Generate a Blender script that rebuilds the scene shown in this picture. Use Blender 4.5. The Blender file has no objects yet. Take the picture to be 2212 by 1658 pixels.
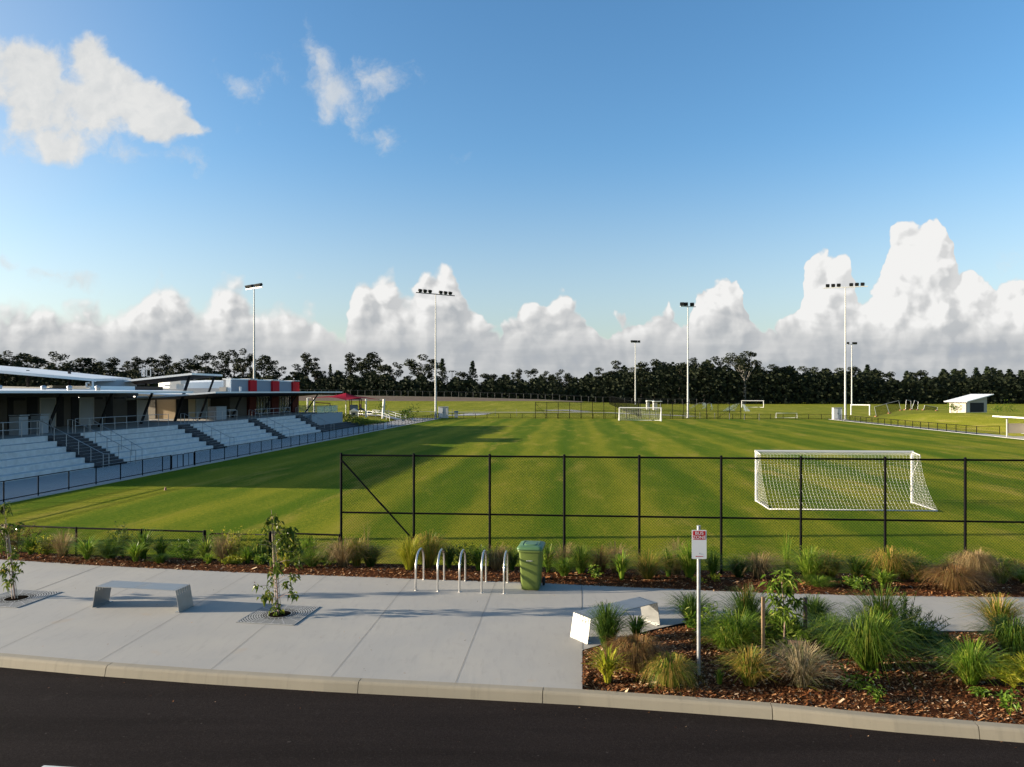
import bpy, math, random
from mathutils import Vector, Matrix
R = math.radians
rnd = random.Random(7)
scene = bpy.context.scene
COL = scene.collection
# ---------------------------------------------------------------- camera model (units: metres, z = 0 on the footpath)
CX, HY, F, CAM = 1106.0, 849.0, 1530.0, 4.7
FZ = -0.30                      # level of the playing field
TH = R(4.8)                     # the field lies turned 4.8 degrees to the right of the view
cT, sT = math.cos(TH), math.sin(TH)
SUN_EL, SUN_AZ = R(12.2), R(2.0)
SUN_STR, SKY_STR, SKY_SAT, SKY_HUE, CLOUD_STR, EXPOSURE = 5.0, .102, 1.22, .5, .36, 1.36

def G(px, py, z=0.0):
    Y = (CAM - z) * F / (py - HY)
    return Vector(((px - CX) / F * Y, Y, z))
def A(px, py, Y):
    return Vector(((px - CX) / F * Y, Y, CAM - (py - HY) * Y / F))
def W(u, v, zf=0.0):
    return Vector((u * cT + v * sT, -u * sT + v * cT, zf + FZ))
def v_at(px, u):
    k = (px - CX) / F
    return (u * cT + k * u * sT) / (k * cT - sT)
def smooth(a, b, x):
    t = max(0.0, min(1.0, (x - a) / (b - a))); return t * t * (3 - 2 * t)
def lerp(a, b, t): return a + (b - a) * t
def interp(x, pts):
    if x <= pts[0][0]: return pts[0][1]
    for (x0, y0), (x1, y1) in zip(pts, pts[1:]):
        if x <= x1: return y0 + (y1 - y0) * (x - x0) / (x1 - x0)
    return pts[-1][1]

# ---------------------------------------------------------------- object helpers
def tag(o, label=None, cat=None, group=None, kind=None):
    if label: o['label'] = label
    if cat: o['category'] = cat
    if group: o['group'] = group
    if kind: o['kind'] = kind
    return o
def empty(name, loc=(0, 0, 0), label=None, cat=None, group=None, rz=0.0):
    o = bpy.data.objects.new(name, None); COL.objects.link(o)
    o.location = loc; o.rotation_euler = (0, 0, rz)
    o.empty_display_size = 0.1
    return tag(o, label, cat, group)
def wloc(o):
    p = Vector((0, 0, 0))
    while o is not None:
        p += Vector(o.location); o = o.parent
    return p
def copy_tree(o, parent=None):
    c = o.copy(); COL.objects.link(c); c.parent = parent
    for ch in list(o.children): copy_tree(ch, c)
    return c

class MB:
    def __init__(self): self.v = []; self.f = []; self.s = []
    def add(self, vs, fs, sm=False):
        b = len(self.v); self.v += [tuple(p) for p in vs]
        for q in fs: self.f.append([i + b for i in q]); self.s.append(sm)
    def quad(self, *p): self.add(p, [list(range(len(p)))])
    def box(self, c, size, rz=0.0, rx=0.0, ry=0.0):
        M = Matrix.Translation(Vector(c)) @ Matrix.Rotation(rz, 4, 'Z') @ Matrix.Rotation(ry, 4, 'Y') @ Matrix.Rotation(rx, 4, 'X')
        x, y, z = size[0] / 2, size[1] / 2, size[2] / 2
        vs = [M @ Vector(p) for p in ((-x, -y, -z), (x, -y, -z), (x, y, -z), (-x, y, -z), (-x, -y, z), (x, -y, z), (x, y, z), (-x, y, z))]
        self.add(vs, [[0, 3, 2, 1], [4, 5, 6, 7], [0, 1, 5, 4], [1, 2, 6, 5], [2, 3, 7, 6], [3, 0, 4, 7]])
    def hexa(self, lo, hi):                     # eight free corners: lower ring, upper ring (same winding)
        n = len(lo)
        self.add(list(lo) + list(hi), [list(range(n))[::-1], list(range(n, 2 * n))] + [[i, (i + 1) % n, n + (i + 1) % n, n + i] for i in range(n)])
    def slab(self, pts, z0, z1):
        self.hexa([(p[0], p[1], z0) for p in pts], [(p[0], p[1], z1) for p in pts])
    def wbox(self, u0, u1, v0, v1, z0, z1):     # box in field coordinates
        q = ((u0, v0), (u1, v0), (u1, v1), (u0, v1))
        self.hexa([W(a, b, z0) for a, b in q], [W(a, b, z1) for a, b in q])
    def tube(self, pts, r, n=8, cap=True, sm=True):
        pts = [Vector(p) for p in pts]; m = len(pts)
        rs = r if isinstance(r, (list, tuple)) else [r] * m
        ring = []; ref = None
        for i, p in enumerate(pts):
            d = (pts[min(i + 1, m - 1)] - pts[max(i - 1, 0)]).normalized()
            if ref is None:
                ref = Vector((0, 0, 1)) if abs(d.z) < .9 else Vector((1, 0, 0))
            a = d.cross(ref).normalized(); b = a.cross(d).normalized(); ref = b
            ring += [p + (a * math.cos(2 * math.pi * k / n) + b * math.sin(2 * math.pi * k / n)) * rs[i] for k in range(n)]
        fs = []
        for i in range(m - 1):
            for k in range(n):
                fs.append([i * n + k, i * n + (k + 1) % n, (i + 1) * n + (k + 1) % n, (i + 1) * n + k])
        self.add(ring, fs, sm)
        if cap:
            self.add(ring[:n], [list(range(n))[::-1]]); self.add(ring[-n:], [list(range(n))])
    def bar(self, a, b, w, h=None):             # square bar between two points
        a, b = Vector(a), Vector(b); d = (b - a).normalized(); h = h or w
        up = Vector((0, 0, 1)) if abs(d.z) < .95 else Vector((0, 1, 0))
        s = d.cross(up).normalized(); t = s.cross(d).normalized()
        q = [s * (-w / 2) + t * (-h / 2), s * (w / 2) + t * (-h / 2), s * (w / 2) + t * (h / 2), s * (-w / 2) + t * (h / 2)]
        self.add([a + k for k in q] + [b + k for k in q], [[0, 1, 2, 3], [7, 6, 5, 4], [0, 4, 5, 1], [1, 5, 6, 2], [2, 6, 7, 3], [3, 7, 4, 0]])
    def wire(self, a, b, r):                    # three-sided thin strand
        a, b = Vector(a), Vector(b); d = (b - a).normalized()
        up = Vector((0, 0, 1)) if abs(d.z) < .95 else Vector((0, 1, 0))
        s = d.cross(up).normalized(); t = s.cross(d)
        q = [s * r, (s * -.5 + t * .87) * r, (s * -.5 - t * .87) * r]
        self.add([a + k for k in q] + [b + k for k in q], [[0, 1, 4, 3], [1, 2, 5, 4], [2, 0, 3, 5]])
    def build(self, name, mat, parent=None, local=False, origin=None, bevel=0.0, cat=None, label=None, group=None, kind=None):
        me = bpy.data.meshes.new(name)
        off = Vector((0, 0, 0))
        if not local:
            if parent is not None: off = wloc(parent)
            elif origin is not None: off = Vector(origin)
        vs = [(p[0] - off.x, p[1] - off.y, p[2] - off.z) for p in self.v] if off.length > 0 else self.v
        me.from_pydata(vs, [], self.f); me.update()
        if any(self.s): me.polygons.foreach_set('use_smooth', self.s)
        for m_ in (mat if isinstance(mat, (list, tuple)) else [mat]): me.materials.append(m_)
        o = bpy.data.objects.new(name, me); COL.objects.link(o)
        if parent is not None: o.parent = parent
        elif origin is not None: o.location = origin
        if bevel > 0:
            b = o.modifiers.new('edge', 'BEVEL'); b.width = bevel; b.segments = 2; b.limit_method = 'ANGLE'; b.angle_limit = R(40)
        return tag(o, label, cat, group, kind)

# ---------------------------------------------------------------- material helpers
class NT:
    """tiny expression builder for shader nodes"""
    def __init__(s, tree): s.t = tree; s.n = tree.nodes; s.l = tree.links
    def set(s, sock, val):
        if hasattr(val, 'is_linked') or isinstance(val, bpy.types.NodeSocket): s.l.new(val, sock)
        else: sock.default_value = val
    def m(s, op, a, b=None, c=None, clamp=False):
        x = s.n.new('ShaderNodeMath'); x.operation = op; x.use_clamp = clamp
        s.set(x.inputs[0], a)
        if b is not None: s.set(x.inputs[1], b)
        if c is not None: s.set(x.inputs[2], c)
        return x.outputs[0]
    def vm(s, op, a, b=None, out=0):
        x = s.n.new('ShaderNodeVectorMath'); x.operation = op
        s.set(x.inputs[0], a)
        if b is not None:
            if op == 'SCALE': s.set(x.inputs['Scale'], b)
            else: s.set(x.inputs[1], b)
        return x.outputs[out]
    def comb(s, x, y, z=0.0):
        k = s.n.new('ShaderNodeCombineXYZ'); s.set(k.inputs[0], x); s.set(k.inputs[1], y); s.set(k.inputs[2], z); return k.outputs[0]
    def sep(s, v):
        k = s.n.new('ShaderNodeSeparateXYZ'); s.l.new(v, k.inputs[0]); return k.outputs
    def noise(s, v, scale, detail=4.0, rough=.55, dist=0.0, out=0):
        k = s.n.new('ShaderNodeTexNoise'); s.l.new(v, k.inputs['Vector'])
        k.inputs['Scale'].default_value = scale; k.inputs['Detail'].default_value = detail
        k.inputs['Roughness'].default_value = rough; k.inputs['Distortion'].default_value = dist
        return k.outputs[out]
    def ss(s, x, a, b):
        k = s.n.new('ShaderNodeMapRange'); k.interpolation_type = 'SMOOTHSTEP'
        s.set(k.inputs['Value'], x); s.set(k.inputs['From Min'], a); s.set(k.inputs['From Max'], b)
        return k.outputs[0]
    def mix(s, f, a, b):
        k = s.n.new('ShaderNodeMix'); k.data_type = 'RGBA'
        s.set(k.inputs['Factor'], f)
        for nm, v in (('A', a), ('B', b)):
            sk = [q for q in k.inputs if q.name == nm and q.type == 'RGBA'][0]
            if isinstance(v, (tuple, list)): sk.default_value = (*v, 1.0) if len(v) == 3 else v
            else: s.l.new(v, sk)
        return [q for q in k.outputs if q.type == 'RGBA'][0]
    def ramp(s, f, stops, interp='LINEAR'):
        k = s.n.new('ShaderNodeValToRGB'); k.color_ramp.interpolation = interp
        s.l.new(f, k.inputs[0]); e = k.color_ramp.elements
        while len(e) > 1: e.remove(e[-1])
        for i, (p, c) in enumerate(stops):
            q = e[0] if i == 0 else e.new(p)
            q.position = p; q.color = (*c, 1.0)
        return k.outputs[0]

def new_mat(name):
    m = bpy.data.materials.new(name); m.use_nodes = True
    t = NT(m.node_tree); b = m.node_tree.nodes['Principled BSDF']
    return m, t, b
def pos(t):
    return t.n.new('ShaderNodeNewGeometry').outputs['Position']
def mk(name, c, rough=.6, metal=0.0, var=.12, scale=6.0, bump=0.0, bscale=60.0, spec=.5, tint=None):
    m, t, b = new_mat(name)
    p = pos(t)
    n = t.noise(p, scale, 5.0, .6)
    lo = tuple(x * (1 - var) for x in c); hi = tuple(min(1, x * (1 + var)) for x in (tint or c))
    t.l.new(t.mix(n, lo, hi), b.inputs['Base Color'])
    r = t.m('MULTIPLY_ADD', n, .25, rough - .12, clamp=True); t.l.new(r, b.inputs['Roughness'])
    b.inputs['Metallic'].default_value = metal
    b.inputs['Specular IOR Level'].default_value = spec
    if bump > 0:
        k = t.n.new('ShaderNodeBump'); k.inputs['Strength'].default_value = bump; k.inputs['Distance'].default_value = .02
        t.l.new(t.noise(p, bscale, 4.0, .6), k.inputs['Height']); t.l.new(k.outputs[0], b.inputs['Normal'])
    return m
def leafmat(name, stops, trans=.35, rough=.45):
    """foliage: every blade or leaf takes its own tone; thin, so part of the light comes through"""
    m, t, b = new_mat(name)
    g = t.n.new('ShaderNodeNewGeometry')
    c = t.ramp(g.outputs['Random Per Island'], stops)
    t.l.new(c, b.inputs['Base Color']); b.inputs['Roughness'].default_value = rough
    b.inputs['Specular IOR Level'].default_value = .15
    tr = t.n.new('ShaderNodeBsdfTranslucent'); t.l.new(c, tr.inputs['Color'])
    mx = t.n.new('ShaderNodeMixShader'); mx.inputs[0].default_value = trans
    t.l.new(b.outputs[0], mx.inputs[1]); t.l.new(tr.outputs[0], mx.inputs[2])
    t.l.new(mx.outputs[0], t.n['Material Output'].inputs['Surface'])
    return m

M = {}
M['black'] = mk('black_powder_coat', (.004, .004, .0045), .6, 0, .2, spec=.06)
M['black_wire'] = mk('black_coated_wire', (.004, .005, .004), .8, 0, .2, spec=.02)
M['galv'] = mk('galvanised_steel', (.36, .37, .38), .42, .55, .25, 9)
M['stainless'] = mk('stainless_tube', (.62, .60, .57), .28, .9, .06, 3)
M['grate'] = mk('cast_grate', (.30, .30, .29), .7, .1, .2, 9, spec=.3)
M['greypost'] = mk('dull_grey_post', (.13, .13, .125), .8, 0, .2, 3, spec=.1)
M['plate'] = mk('zinc_plate', (.30, .30, .29), .40, .62, .22, 5)
M['white'] = mk('white_paint', (.50, .50, .485), .4, 0, .05, 2)
M['cream'] = mk('cream_paint', (.36, .32, .265), .6, 0, .06, 2)
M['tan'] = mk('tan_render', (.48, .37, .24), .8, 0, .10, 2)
M['roof'] = mk('white_roof_sheet', (.74, .74, .72), .4, .0, .06, 1.2)
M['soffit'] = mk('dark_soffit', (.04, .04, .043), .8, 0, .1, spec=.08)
M['dark'] = mk('charcoal_steel', (.018, .019, .022), .6, 0, .1, spec=.12)
M['greywall'] = mk('grey_wall_panel', (.19, .21, .235), .75, 0, .06, 2)
M['bluewall'] = mk('blue_grey_block', (.24, .28, .31), .8, 0, .10, 1.5)
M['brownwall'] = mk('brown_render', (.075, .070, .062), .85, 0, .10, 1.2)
M['brick'] = mk('dark_red_brick', (.09, .024, .02), .85, 0, .2, 8, spec=.1)
M['red'] = mk('red_panel', (.44, .014, .018), .7, 0, .08, 2, spec=.08)
M['sail'] = mk('crimson_shade_cloth', (.19, .008, .022), .9, 0, .12, 1, spec=.03)
M['glass'] = mk('dark_glass', (.03, .035, .04), .08, 0, .1, 1, spec=.8)
M['doorgrey'] = mk('grey_door', (.26, .29, .32), .6, 0, .08, 2)
M['timber'] = mk('weathered_hardwood', (.19, .12, .065), .8, 0, .35, 14)
M['timberdark'] = mk('dark_hardwood', (.10, .06, .04), .85, 0, .3, 14)
M['bark'] = mk('sapling_bark', (.26, .17, .13), .85, 0, .35, 30)
M['cane'] = mk('pale_stake', (.50, .38, .28), .8, 0, .25, 30)
M['gumbark'] = mk('gum_bark', (.030, .026, .021), .9, 0, .4, 1.5)
M['palebark'] = mk('pale_gum_bark', (.14, .13, .115), .9, 0, .4, 1.0)
M['bin'] = mk('olive_green_plastic', (.110, .150, .024), .45, 0, .06, 7, .08, 90)
M['binlid'] = mk('green_lid_plastic', (.075, .15, .06), .36, 0, .10, 7)
M['rubber'] = mk('black_rubber', (.012, .012, .012), .8, 0, .2)
M['signred'] = mk('sign_red', (.48, .012, .018), .4, 0, .03)
M['signwhite'] = mk('sign_white', (.72, .71, .70), .35, 0, .03)
M['orange'] = mk('orange_plastic', (.26, .09, .045), .6, 0, .1)
M['blueplay'] = mk('blue_plastic', (.05, .10, .20), .5, 0, .1)
M['net'] = mk('white_cord', (.72, .72, .68), .8, 0, .05)
M['soil'] = mk('dark_soil', (.010, .008, .006), .95, 0, .4, 30, spec=0.0)  # near-black tone of the flat disc in the grate hole
M['jointmat'] = mk('dark_joint', (.205, .195, .175), .9, 0, .3, spec=.05)  # plain grey of the joint strips laid on the concrete
M['weedmat'] = mk('dark_edging', (.02, .02, .02), .9, 0, .3, spec=.03)
M['tier'] = mk('pale_concrete_tier', (.50, .50, .485), .85, 0, .38, 2.2, .15, 30)
M['tierdark'] = mk('charcoal_concrete_stair', (.034, .036, .041), .8, 0, .15, 2)
M['softwhite'] = mk('powder_white', (.40, .40, .385), .5, 0, .05)
M['greenmesh'] = mk('pale_green_panel', (.20, .30, .22), .4, 0, .1)

# leaf palettes
M['lf_green'] = leafmat('green_blades', [(0, (0.039, 0.081, 0.007)), (.4, (0.072, 0.135, 0.012)), (.75, (0.130, 0.205, 0.022)), (1, (0.260, 0.270, 0.043))])
M['lf_bright'] = leafmat('bright_green_blades', [(0, (0.065, 0.130, 0.009)), (.5, (0.143, 0.248, 0.019)), (.85, (0.260, 0.324, 0.037)), (1, (0.442, 0.389, 0.081))])
M['lf_yellow'] = leafmat('yellow_green_blades', [(0, (0.130, 0.162, 0.009)), (.5, (0.286, 0.302, 0.019)), (1, (0.494, 0.410, 0.050))])
M['lf_dark'] = leafmat('dark_green_blades', [(0, (0.019, 0.043, 0.006)), (.6, (0.046, 0.092, 0.011)), (1, (0.117, 0.162, 0.025))])
M['lf_tan'] = leafmat('tan_seed_grass', [(0, (.14, .085, .035)), (.5, (.27, .18, .08)), (.85, (.40, .29, .14)), (1, (.16, .17, .04))])
M['lf_brown'] = leafmat('rust_brown_grass', [(0, (.09, .045, .016)), (.5, (.19, .10, .035)), (.85, (.28, .17, .06)), (1, (.13, .13, .03))])
M['lf_mix'] = leafmat('green_and_straw_grass', [(0, (0.065, 0.108, 0.009)), (.45, (0.130, 0.173, 0.015)), (.7, (0.325, 0.216, 0.043)), (1, (0.494, 0.302, 0.081))])
M['lf_straw'] = leafmat('dry_straw_blades', [(0, (.12, .11, .05)), (.4, (.25, .19, .10)), (.8, (.42, .33, .20)), (1, (.12, .17, .05))])
M['lf_red'] = leafmat('reddish_leaves', [(0, (.05, .06, .015)), (.5, (.12, .08, .03)), (1, (.24, .12, .06))])
M['lf_sap'] = leafmat('glossy_sapling_leaves', [(0, (0.046, 0.081, 0.011)), (.6, (0.098, 0.140, 0.019)), (.9, (0.195, 0.216, 0.031)), (1, (0.390, 0.281, 0.062))], .3, .25)
M['lf_bam'] = leafmat('narrow_young_leaves', [(0, (.045, .085, .010)), (.45, (.10, .165, .018)), (.82, (.19, .25, .035)), (1, (.34, .36, .09))], .35, .35)
M['lf_gum'] = leafmat('gum_leaves', [(0, (.011, .016, .007)), (.6, (.022, .029, .012)), (1, (.042, .046, .020))], .06, .8)
M['lf_wood'] = leafmat('dark_wood_leaves', [(0, (.008, .012, .006)), (.6, (.015, .021, .010)), (1, (.029, .034, .015))], .04, .8)
M['lf_pine'] = leafmat('pine_needles', [(0, (.008, .016, .007)), (.6, (.018, .030, .011)), (1, (.032, .045, .016))], .08, .6)

# chips of bark mulch: one tone per chip
def chipmat():
    m, t, b = new_mat('bark_chips')
    g = t.n.new('ShaderNodeNewGeometry')
    b.inputs['Specular IOR Level'].default_value = .04; c = t.ramp(g.outputs['Random Per Island'], [(0, (.035, .013, .007)), (.25, (.085, .030, .012)), (.52, (.17, .064, .024)), (.78, (.29, .13, .05)), (.93, (.42, .25, .13)), (1, (.58, .43, .28))])
    t.l.new(c, b.inputs['Base Color']); b.inputs['Roughness'].default_value = .8
    return m
M['chip'] = chipmat()
def mulchmat():
    m, t, b = new_mat('bark_mulch_bed'); p = pos(t)
    n = t.noise(p, 38, 6, .7, .6); n2 = t.noise(p, 2.2, 3, .5)
    c = t.ramp(n, [(.25, (.018, .007, .004)), (.5, (.095, .036, .015)), (.66, (.17, .068, .028)), (.8, (.25, .12, .055))])
    t.l.new(t.mix(t.m('MULTIPLY', n2, .5), c, (.03, .015, .010)), b.inputs['Base Color']); b.inputs['Roughness'].default_value = .95; b.inputs['Specular IOR Level'].default_value = .02
    k = t.n.new('ShaderNodeBump'); k.inputs['Strength'].default_value = 1.0; k.inputs['Distance'].default_value = .05
    t.l.new(n, k.inputs['Height']); t.l.new(k.outputs[0], b.inputs['Normal'])
    return m
M['mulch'] = mulchmat()
def concmat(name, base, warm, stain=.35):
    m, t, b = new_mat(name); p = pos(t)
    q = t.sep(p)
    # broom strokes run across the path
    st = t.comb(t.m('MULTIPLY', q[0], 1.6), t.m('MULTIPLY', q[1], .35), 0.0)
    n1 = t.noise(p, .55, 4, .6); n2 = t.noise(st, 4.5, 5, .65); n3 = t.noise(p, 90, 3, .7); n4 = t.noise(p, 2.3, 5, .7, .4)
    c = t.mix(t.ss(n1, .35, .68), base, warm)
    c = t.mix(t.m('MULTIPLY', t.ss(n2, .50, .74), stain), c, tuple(x * .72 for x in base))
    c = t.mix(t.m('MULTIPLY', t.ss(n4, .60, .74), .22), c, tuple(x * .62 for x in warm))
    c = t.mix(t.m('MULTIPLY', t.ss(t.noise(p, .23, 3, .5), .45, .62), .22), c, tuple(x * .80 for x in base))
    c = t.mix(t.m('MULTIPLY', t.ss(t.noise(p, 26, 2, .5), .70, .78), .35), c, tuple(x * .40 for x in base))
    c = t.mix(t.m('MULTIPLY', n3, .30), c, tuple(x * .55 for x in base))
    n5 = t.noise(p, 1.35, 2, .4)
    c = t.mix(t.m('MULTIPLY', t.ss(n5, .70, .77), .25), c, (.34, .25, .15))
    t.l.new(c, b.inputs['Base Color']); b.inputs['Roughness'].default_value = .85
    k = t.n.new('ShaderNodeBump'); k.inputs['Strength'].default_value = .25; k.inputs['Distance'].default_value = .01
    t.l.new(t.m('ADD', n3, n2), k.inputs['Height']); t.l.new(k.outputs[0], b.inputs['Normal'])
    return m
M['path'] = concmat('broomed_concrete', (.325, .310, .280), (.365, .340, .295))
M['kerb'] = concmat('kerb_concrete', (.27, .235, .170), (.30, .26, .19), .5)
M['farpath'] = concmat('pale_path_concrete', (.36, .35, .335), (.40, .38, .35))
def asphalt():
    m, t, b = new_mat('fresh_asphalt'); p = pos(t); q = t.sep(p)
    n = t.noise(p, 130, 3, .7); n1 = t.noise(p, .8, 4, .6)
    st = t.comb(t.m('MULTIPLY', q[0], .08), q[1], 0.0)
    n2 = t.noise(st, 1.3, 3, .6)
    c = t.ramp(n, [(.3, (.010, .0080, .0072)), (.52, (.021, .0165, .0148)), (.66, (.042, .034, .030)), (.80, (.10, .085, .075))])
    c = t.mix(t.m('MULTIPLY', t.ss(n2, .35, .7), .45), c, (.007, .0058, .0052))
    n5 = t.noise(p, 34, 3, .6); n6 = t.noise(p, 3.2, 5, .65, .5)
    c = t.mix(t.m('MULTIPLY', t.ss(n5, .55, .72), .30), c, (.050, .042, .037))
    c = t.mix(t.m('MULTIPLY', t.ss(n5, .44, .30), .35), c, (.006, .005, .0045))
    c = t.mix(t.m('MULTIPLY', t.ss(n6, .60, .74), .35), c, (.040, .034, .030))
    c = t.mix(t.m('MULTIPLY', t.ss(t.noise(p, 13, 2, .4), .75, .78), .45), c, (.10, .085, .075))
    t.l.new(c, b.inputs['Base Color']); b.inputs['Roughness'].default_value = .9; b.inputs['Specular IOR Level'].default_value = .03
    k = t.n.new('ShaderNodeBump'); k.inputs['Strength'].default_value = .5; k.inputs['Distance'].default_value = .012
    t.l.new(n, k.inputs['Height']); t.l.new(k.outputs[0], b.inputs['Normal'])
    return m
M['asphalt'] = asphalt()
def grassmat(name, dark, light, straw, stripes=True, bump=.8):
    m, t, b = new_mat(name); p = pos(t); q = t.sep(p)
    u = t.m('SUBTRACT', t.m('MULTIPLY', q[0], cT), t.m('MULTIPLY', q[1], sT))
    v = t.m('ADD', t.m('MULTIPLY', q[0], sT), t.m('MULTIPLY', q[1], cT))
    pl = t.comb(u, t.m('MULTIPLY', v, .22), 0.0); big = t.noise(pl, .16, 4, .55); mid = t.noise(pl, .75, 5, .6, .3)
    fine = t.noise(t.comb(t.m('MULTIPLY', u, 1.0), t.m('MULTIPLY', v, .6), 0.0), 7.0, 6, .75)
    blades = t.noise(p, 42, 4, .75)
    if stripes:
        wob = t.m('MULTIPLY', t.m('SUBTRACT', t.noise(p, .09, 2, .5), .5), 2.4)
        ph = t.m('MULTIPLY', t.m('ADD', t.m('ADD', u, wob), -1.2), 2 * math.pi / 6.0)
        s1 = t.m('SINE', ph); ph2 = t.m('MULTIPLY', t.m('ADD', u, wob), 2 * math.pi / 2.3); s2 = t.m('SINE', ph2)
        st = t.m('ADD', t.m('MULTIPLY', s1, .22), t.m('MULTIPLY', s2, .10))
        fac = t.m('ADD', .46, st)
    else:
        fac = .42
    fac = t.m('ADD', fac, t.m('MULTIPLY', t.m('SUBTRACT', big, .5), .75))
    fac = t.m('ADD', fac, t.m('MULTIPLY', t.m('SUBTRACT', mid, .5), .75))
    fac = t.m('ADD', fac, t.m('MULTIPLY', t.m('SUBTRACT', fine, .5), 1.7))
    fac = t.m('ADD', fac, t.m('MULTIPLY', t.m('SUBTRACT', t.noise(p, 19, 4, .7), .5), .9))
    c = t.mix(t.ss(fac, .05, .95), dark, light)
    c = t.mix(t.m('MULTIPLY', t.ss(t.m('ADD', mid, t.m('MULTIPLY', big, .5)), .78, 1.0), .55), c, straw)
    c = t.mix(t.m('MULTIPLY', t.ss(blades, .40, .68), .48), c, tuple(x * .45 for x in dark))
    t.l.new(c, b.inputs['Base Color']); b.inputs['Roughness'].default_value = .9; b.inputs['Specular IOR Level'].default_value = .03
    k = t.n.new('ShaderNodeBump'); k.inputs['Strength'].default_value = bump; k.inputs['Distance'].default_value = .05
    t.l.new(t.m('ADD', fine, t.m('MULTIPLY', blades, .6)), k.inputs['Height']); t.l.new(k.outputs[0], b.inputs['Normal'])
    return m
M['field'] = grassmat('mown_turf', (.072, .124, .005), (.222, .218, .016), (.32, .245, .05))
M['rough'] = grassmat('rough_turf', (.13, .155, .010), (.34, .31, .035), (.38, .30, .09), False)
M['bank'] = mk('brown_mulched_bank', (.115, .080, .055), .95, 0, .4, .6, .6, 4)
# ================================================================= SETTING
def ground_h(x, y):
    """terrain beyond the pitch, relative to z = 0"""
    toe = interp(x, [(-200, 1.6), (-89, 1.4), (-24, 1.2), (14, 1.3), (34, .6), (60, FZ)])
    bank = interp(x, [(-200, 2.6), (-89, 2.4), (-24, 1.6), (14, .45), (34, .15), (60, 0.0)])
    z = lerp(FZ, toe, smooth(160, 290, y))
    z += bank * smooth(296, 303, y)
    # playground terrace behind the grandstand
    u = x * cT - y * sT; v = x * sT + y * cT
    z += .55 * smooth(-31.5, -36, u) * smooth(96, 112, v) * (1 - smooth(150, 190, v))
    # grassy mound beyond the right-hand fence
    ux = smooth(51.0, 60.0, u) * (1 - smooth(92, 125, u) * .4)
    z += 1.75 * ux * smooth(60, 72, v) * (1 - smooth(118 + .25 * (u - 50), 146 + .3 * (u - 50), v)) 
    return z

# one sheet of ground out to the horizon
gm = MB()
xs = [-3000, -1400, -700] + [-420 + 12 * i for i in range(26)] + [-110 + 4 * i for i in range(60)] + [132 + 12 * i for i in range(24)] + [700, 1400, 3000]
xs = sorted(set(xs))
ys = [-300, -60, -20, 0, 8, 14, 19] + [24 + 4 * i for i in range(67)] + [293, 295.5, 297.5, 299.5, 301.5, 304] + [312 + 14 * i for i in range(16)] + [620, 900, 1500, 3000]
ys = sorted(set(ys))
vs = []
for y in ys:
    for x in xs:
        u = x * cT - y * sT; v = x * sT + y * cT
        z = ground_h(x, y) - .03
        if y < 24 or (-60 < u < 50.5 and 15 < v < 139): z -= .12
        vs.append((x, y, z))
nx = len(xs)
fs = [[j * nx + i, j * nx + i + 1, (j + 1) * nx + i + 1, (j + 1) * nx + i] for j in range(len(ys) - 1) for i in range(nx - 1)]
gm.add(vs, fs, True)
gm.build('ground', M['rough'], kind='structure')
# mulched bank along the far side of the second field
bk = MB(); bxs = [-420 + 6 * i for i in range(80)]
for i in range(len(bxs) - 1):
    for y0, y1 in ((295.5, 297.5), (297.5, 299.5), (299.5, 301.5), (301.5, 304)):
        q = [(bxs[i], y0), (bxs[i + 1], y0), (bxs[i + 1], y1), (bxs[i], y1)]
        if bxs[i] < 30: bk.quad(*[(a, b_, ground_h(a, b_) + .02) for a, b_ in q])
bk.build('bank', M['bank'], kind='structure')

# the playing field, a fine sheet on top
fm = MB(); us = [-25.45 + i * (73.6 / 24) for i in range(25)]; vv = [15 + i * (123.0 / 40) for i in range(41)]
fm.add([W(u, v, .0) for v in vv for u in us], [[j * 25 + i, j * 25 + i + 1, (j + 1) * 25 + i + 1, (j + 1) * 25 + i] for j in range(40) for i in range(24)])
fm.build('sports_field', M['field'], kind='structure')

# footpath outline
back_px = [(0, 1208.4), (216.6, 1222.1), (379.7, 1230.1), (588.8, 1239.8), (761.4, 1245.6), (962, 1253.4), (1120.7, 1257.4), (1255.4, 1263.9), (1524.6, 1275.7), (1619, 1279.8), (1854, 1286.4), (2212, 1290.5)]
back = [G(*p) for p in back_px]
back = [Vector((-34, back[0].y + (back[0].x + 34) * .10, 0))] + back + [Vector((30, back[-1].y - (30 - back[-1].x) * .055, 0))]
kerb_px = [(0, 1411), (211.5, 1429.5), (455.6, 1446.9), (716, 1462.6), (983, 1475.6), (1259.3, 1490), (1474, 1504.6), (1690.5, 1520.8), (1895.6, 1541.9), (2212, 1566.7)]
kb = [G(*p) for p in kerb_px]
kb = [Vector((-34, kb[0].y + (kb[0].x + 34) * .14, 0))] + kb + [Vector((30, kb[-1].y - (30 - kb[-1].x) * .17, 0))]
bed_px = [(1258.5, 1490), (1258.5, 1405), (1407, 1361), (1474.3, 1346.5), (1600, 1350), (1800, 1358), (2004, 1364), (2112, 1364), (2212, 1362)]
bedb = [G(*p) for p in bed_px]
bedb.append(Vector((30, bedb[-1].y - (30 - bedb[-1].x) * .10, 0)))
def yline(pl, x): return interp(x, [(p.x, p.y) for p in pl])
FENCE = [(-34, 25.0), (-24, 23.1), (-14.8, 21.45), (-13.0, 21.13), (-8.93, 20.57), (-4.84, 20.08), (30, 19.676 - .084 * 30)]
def fy(x): return interp(x, FENCE)
RZ = -.165                       # road level

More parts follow.
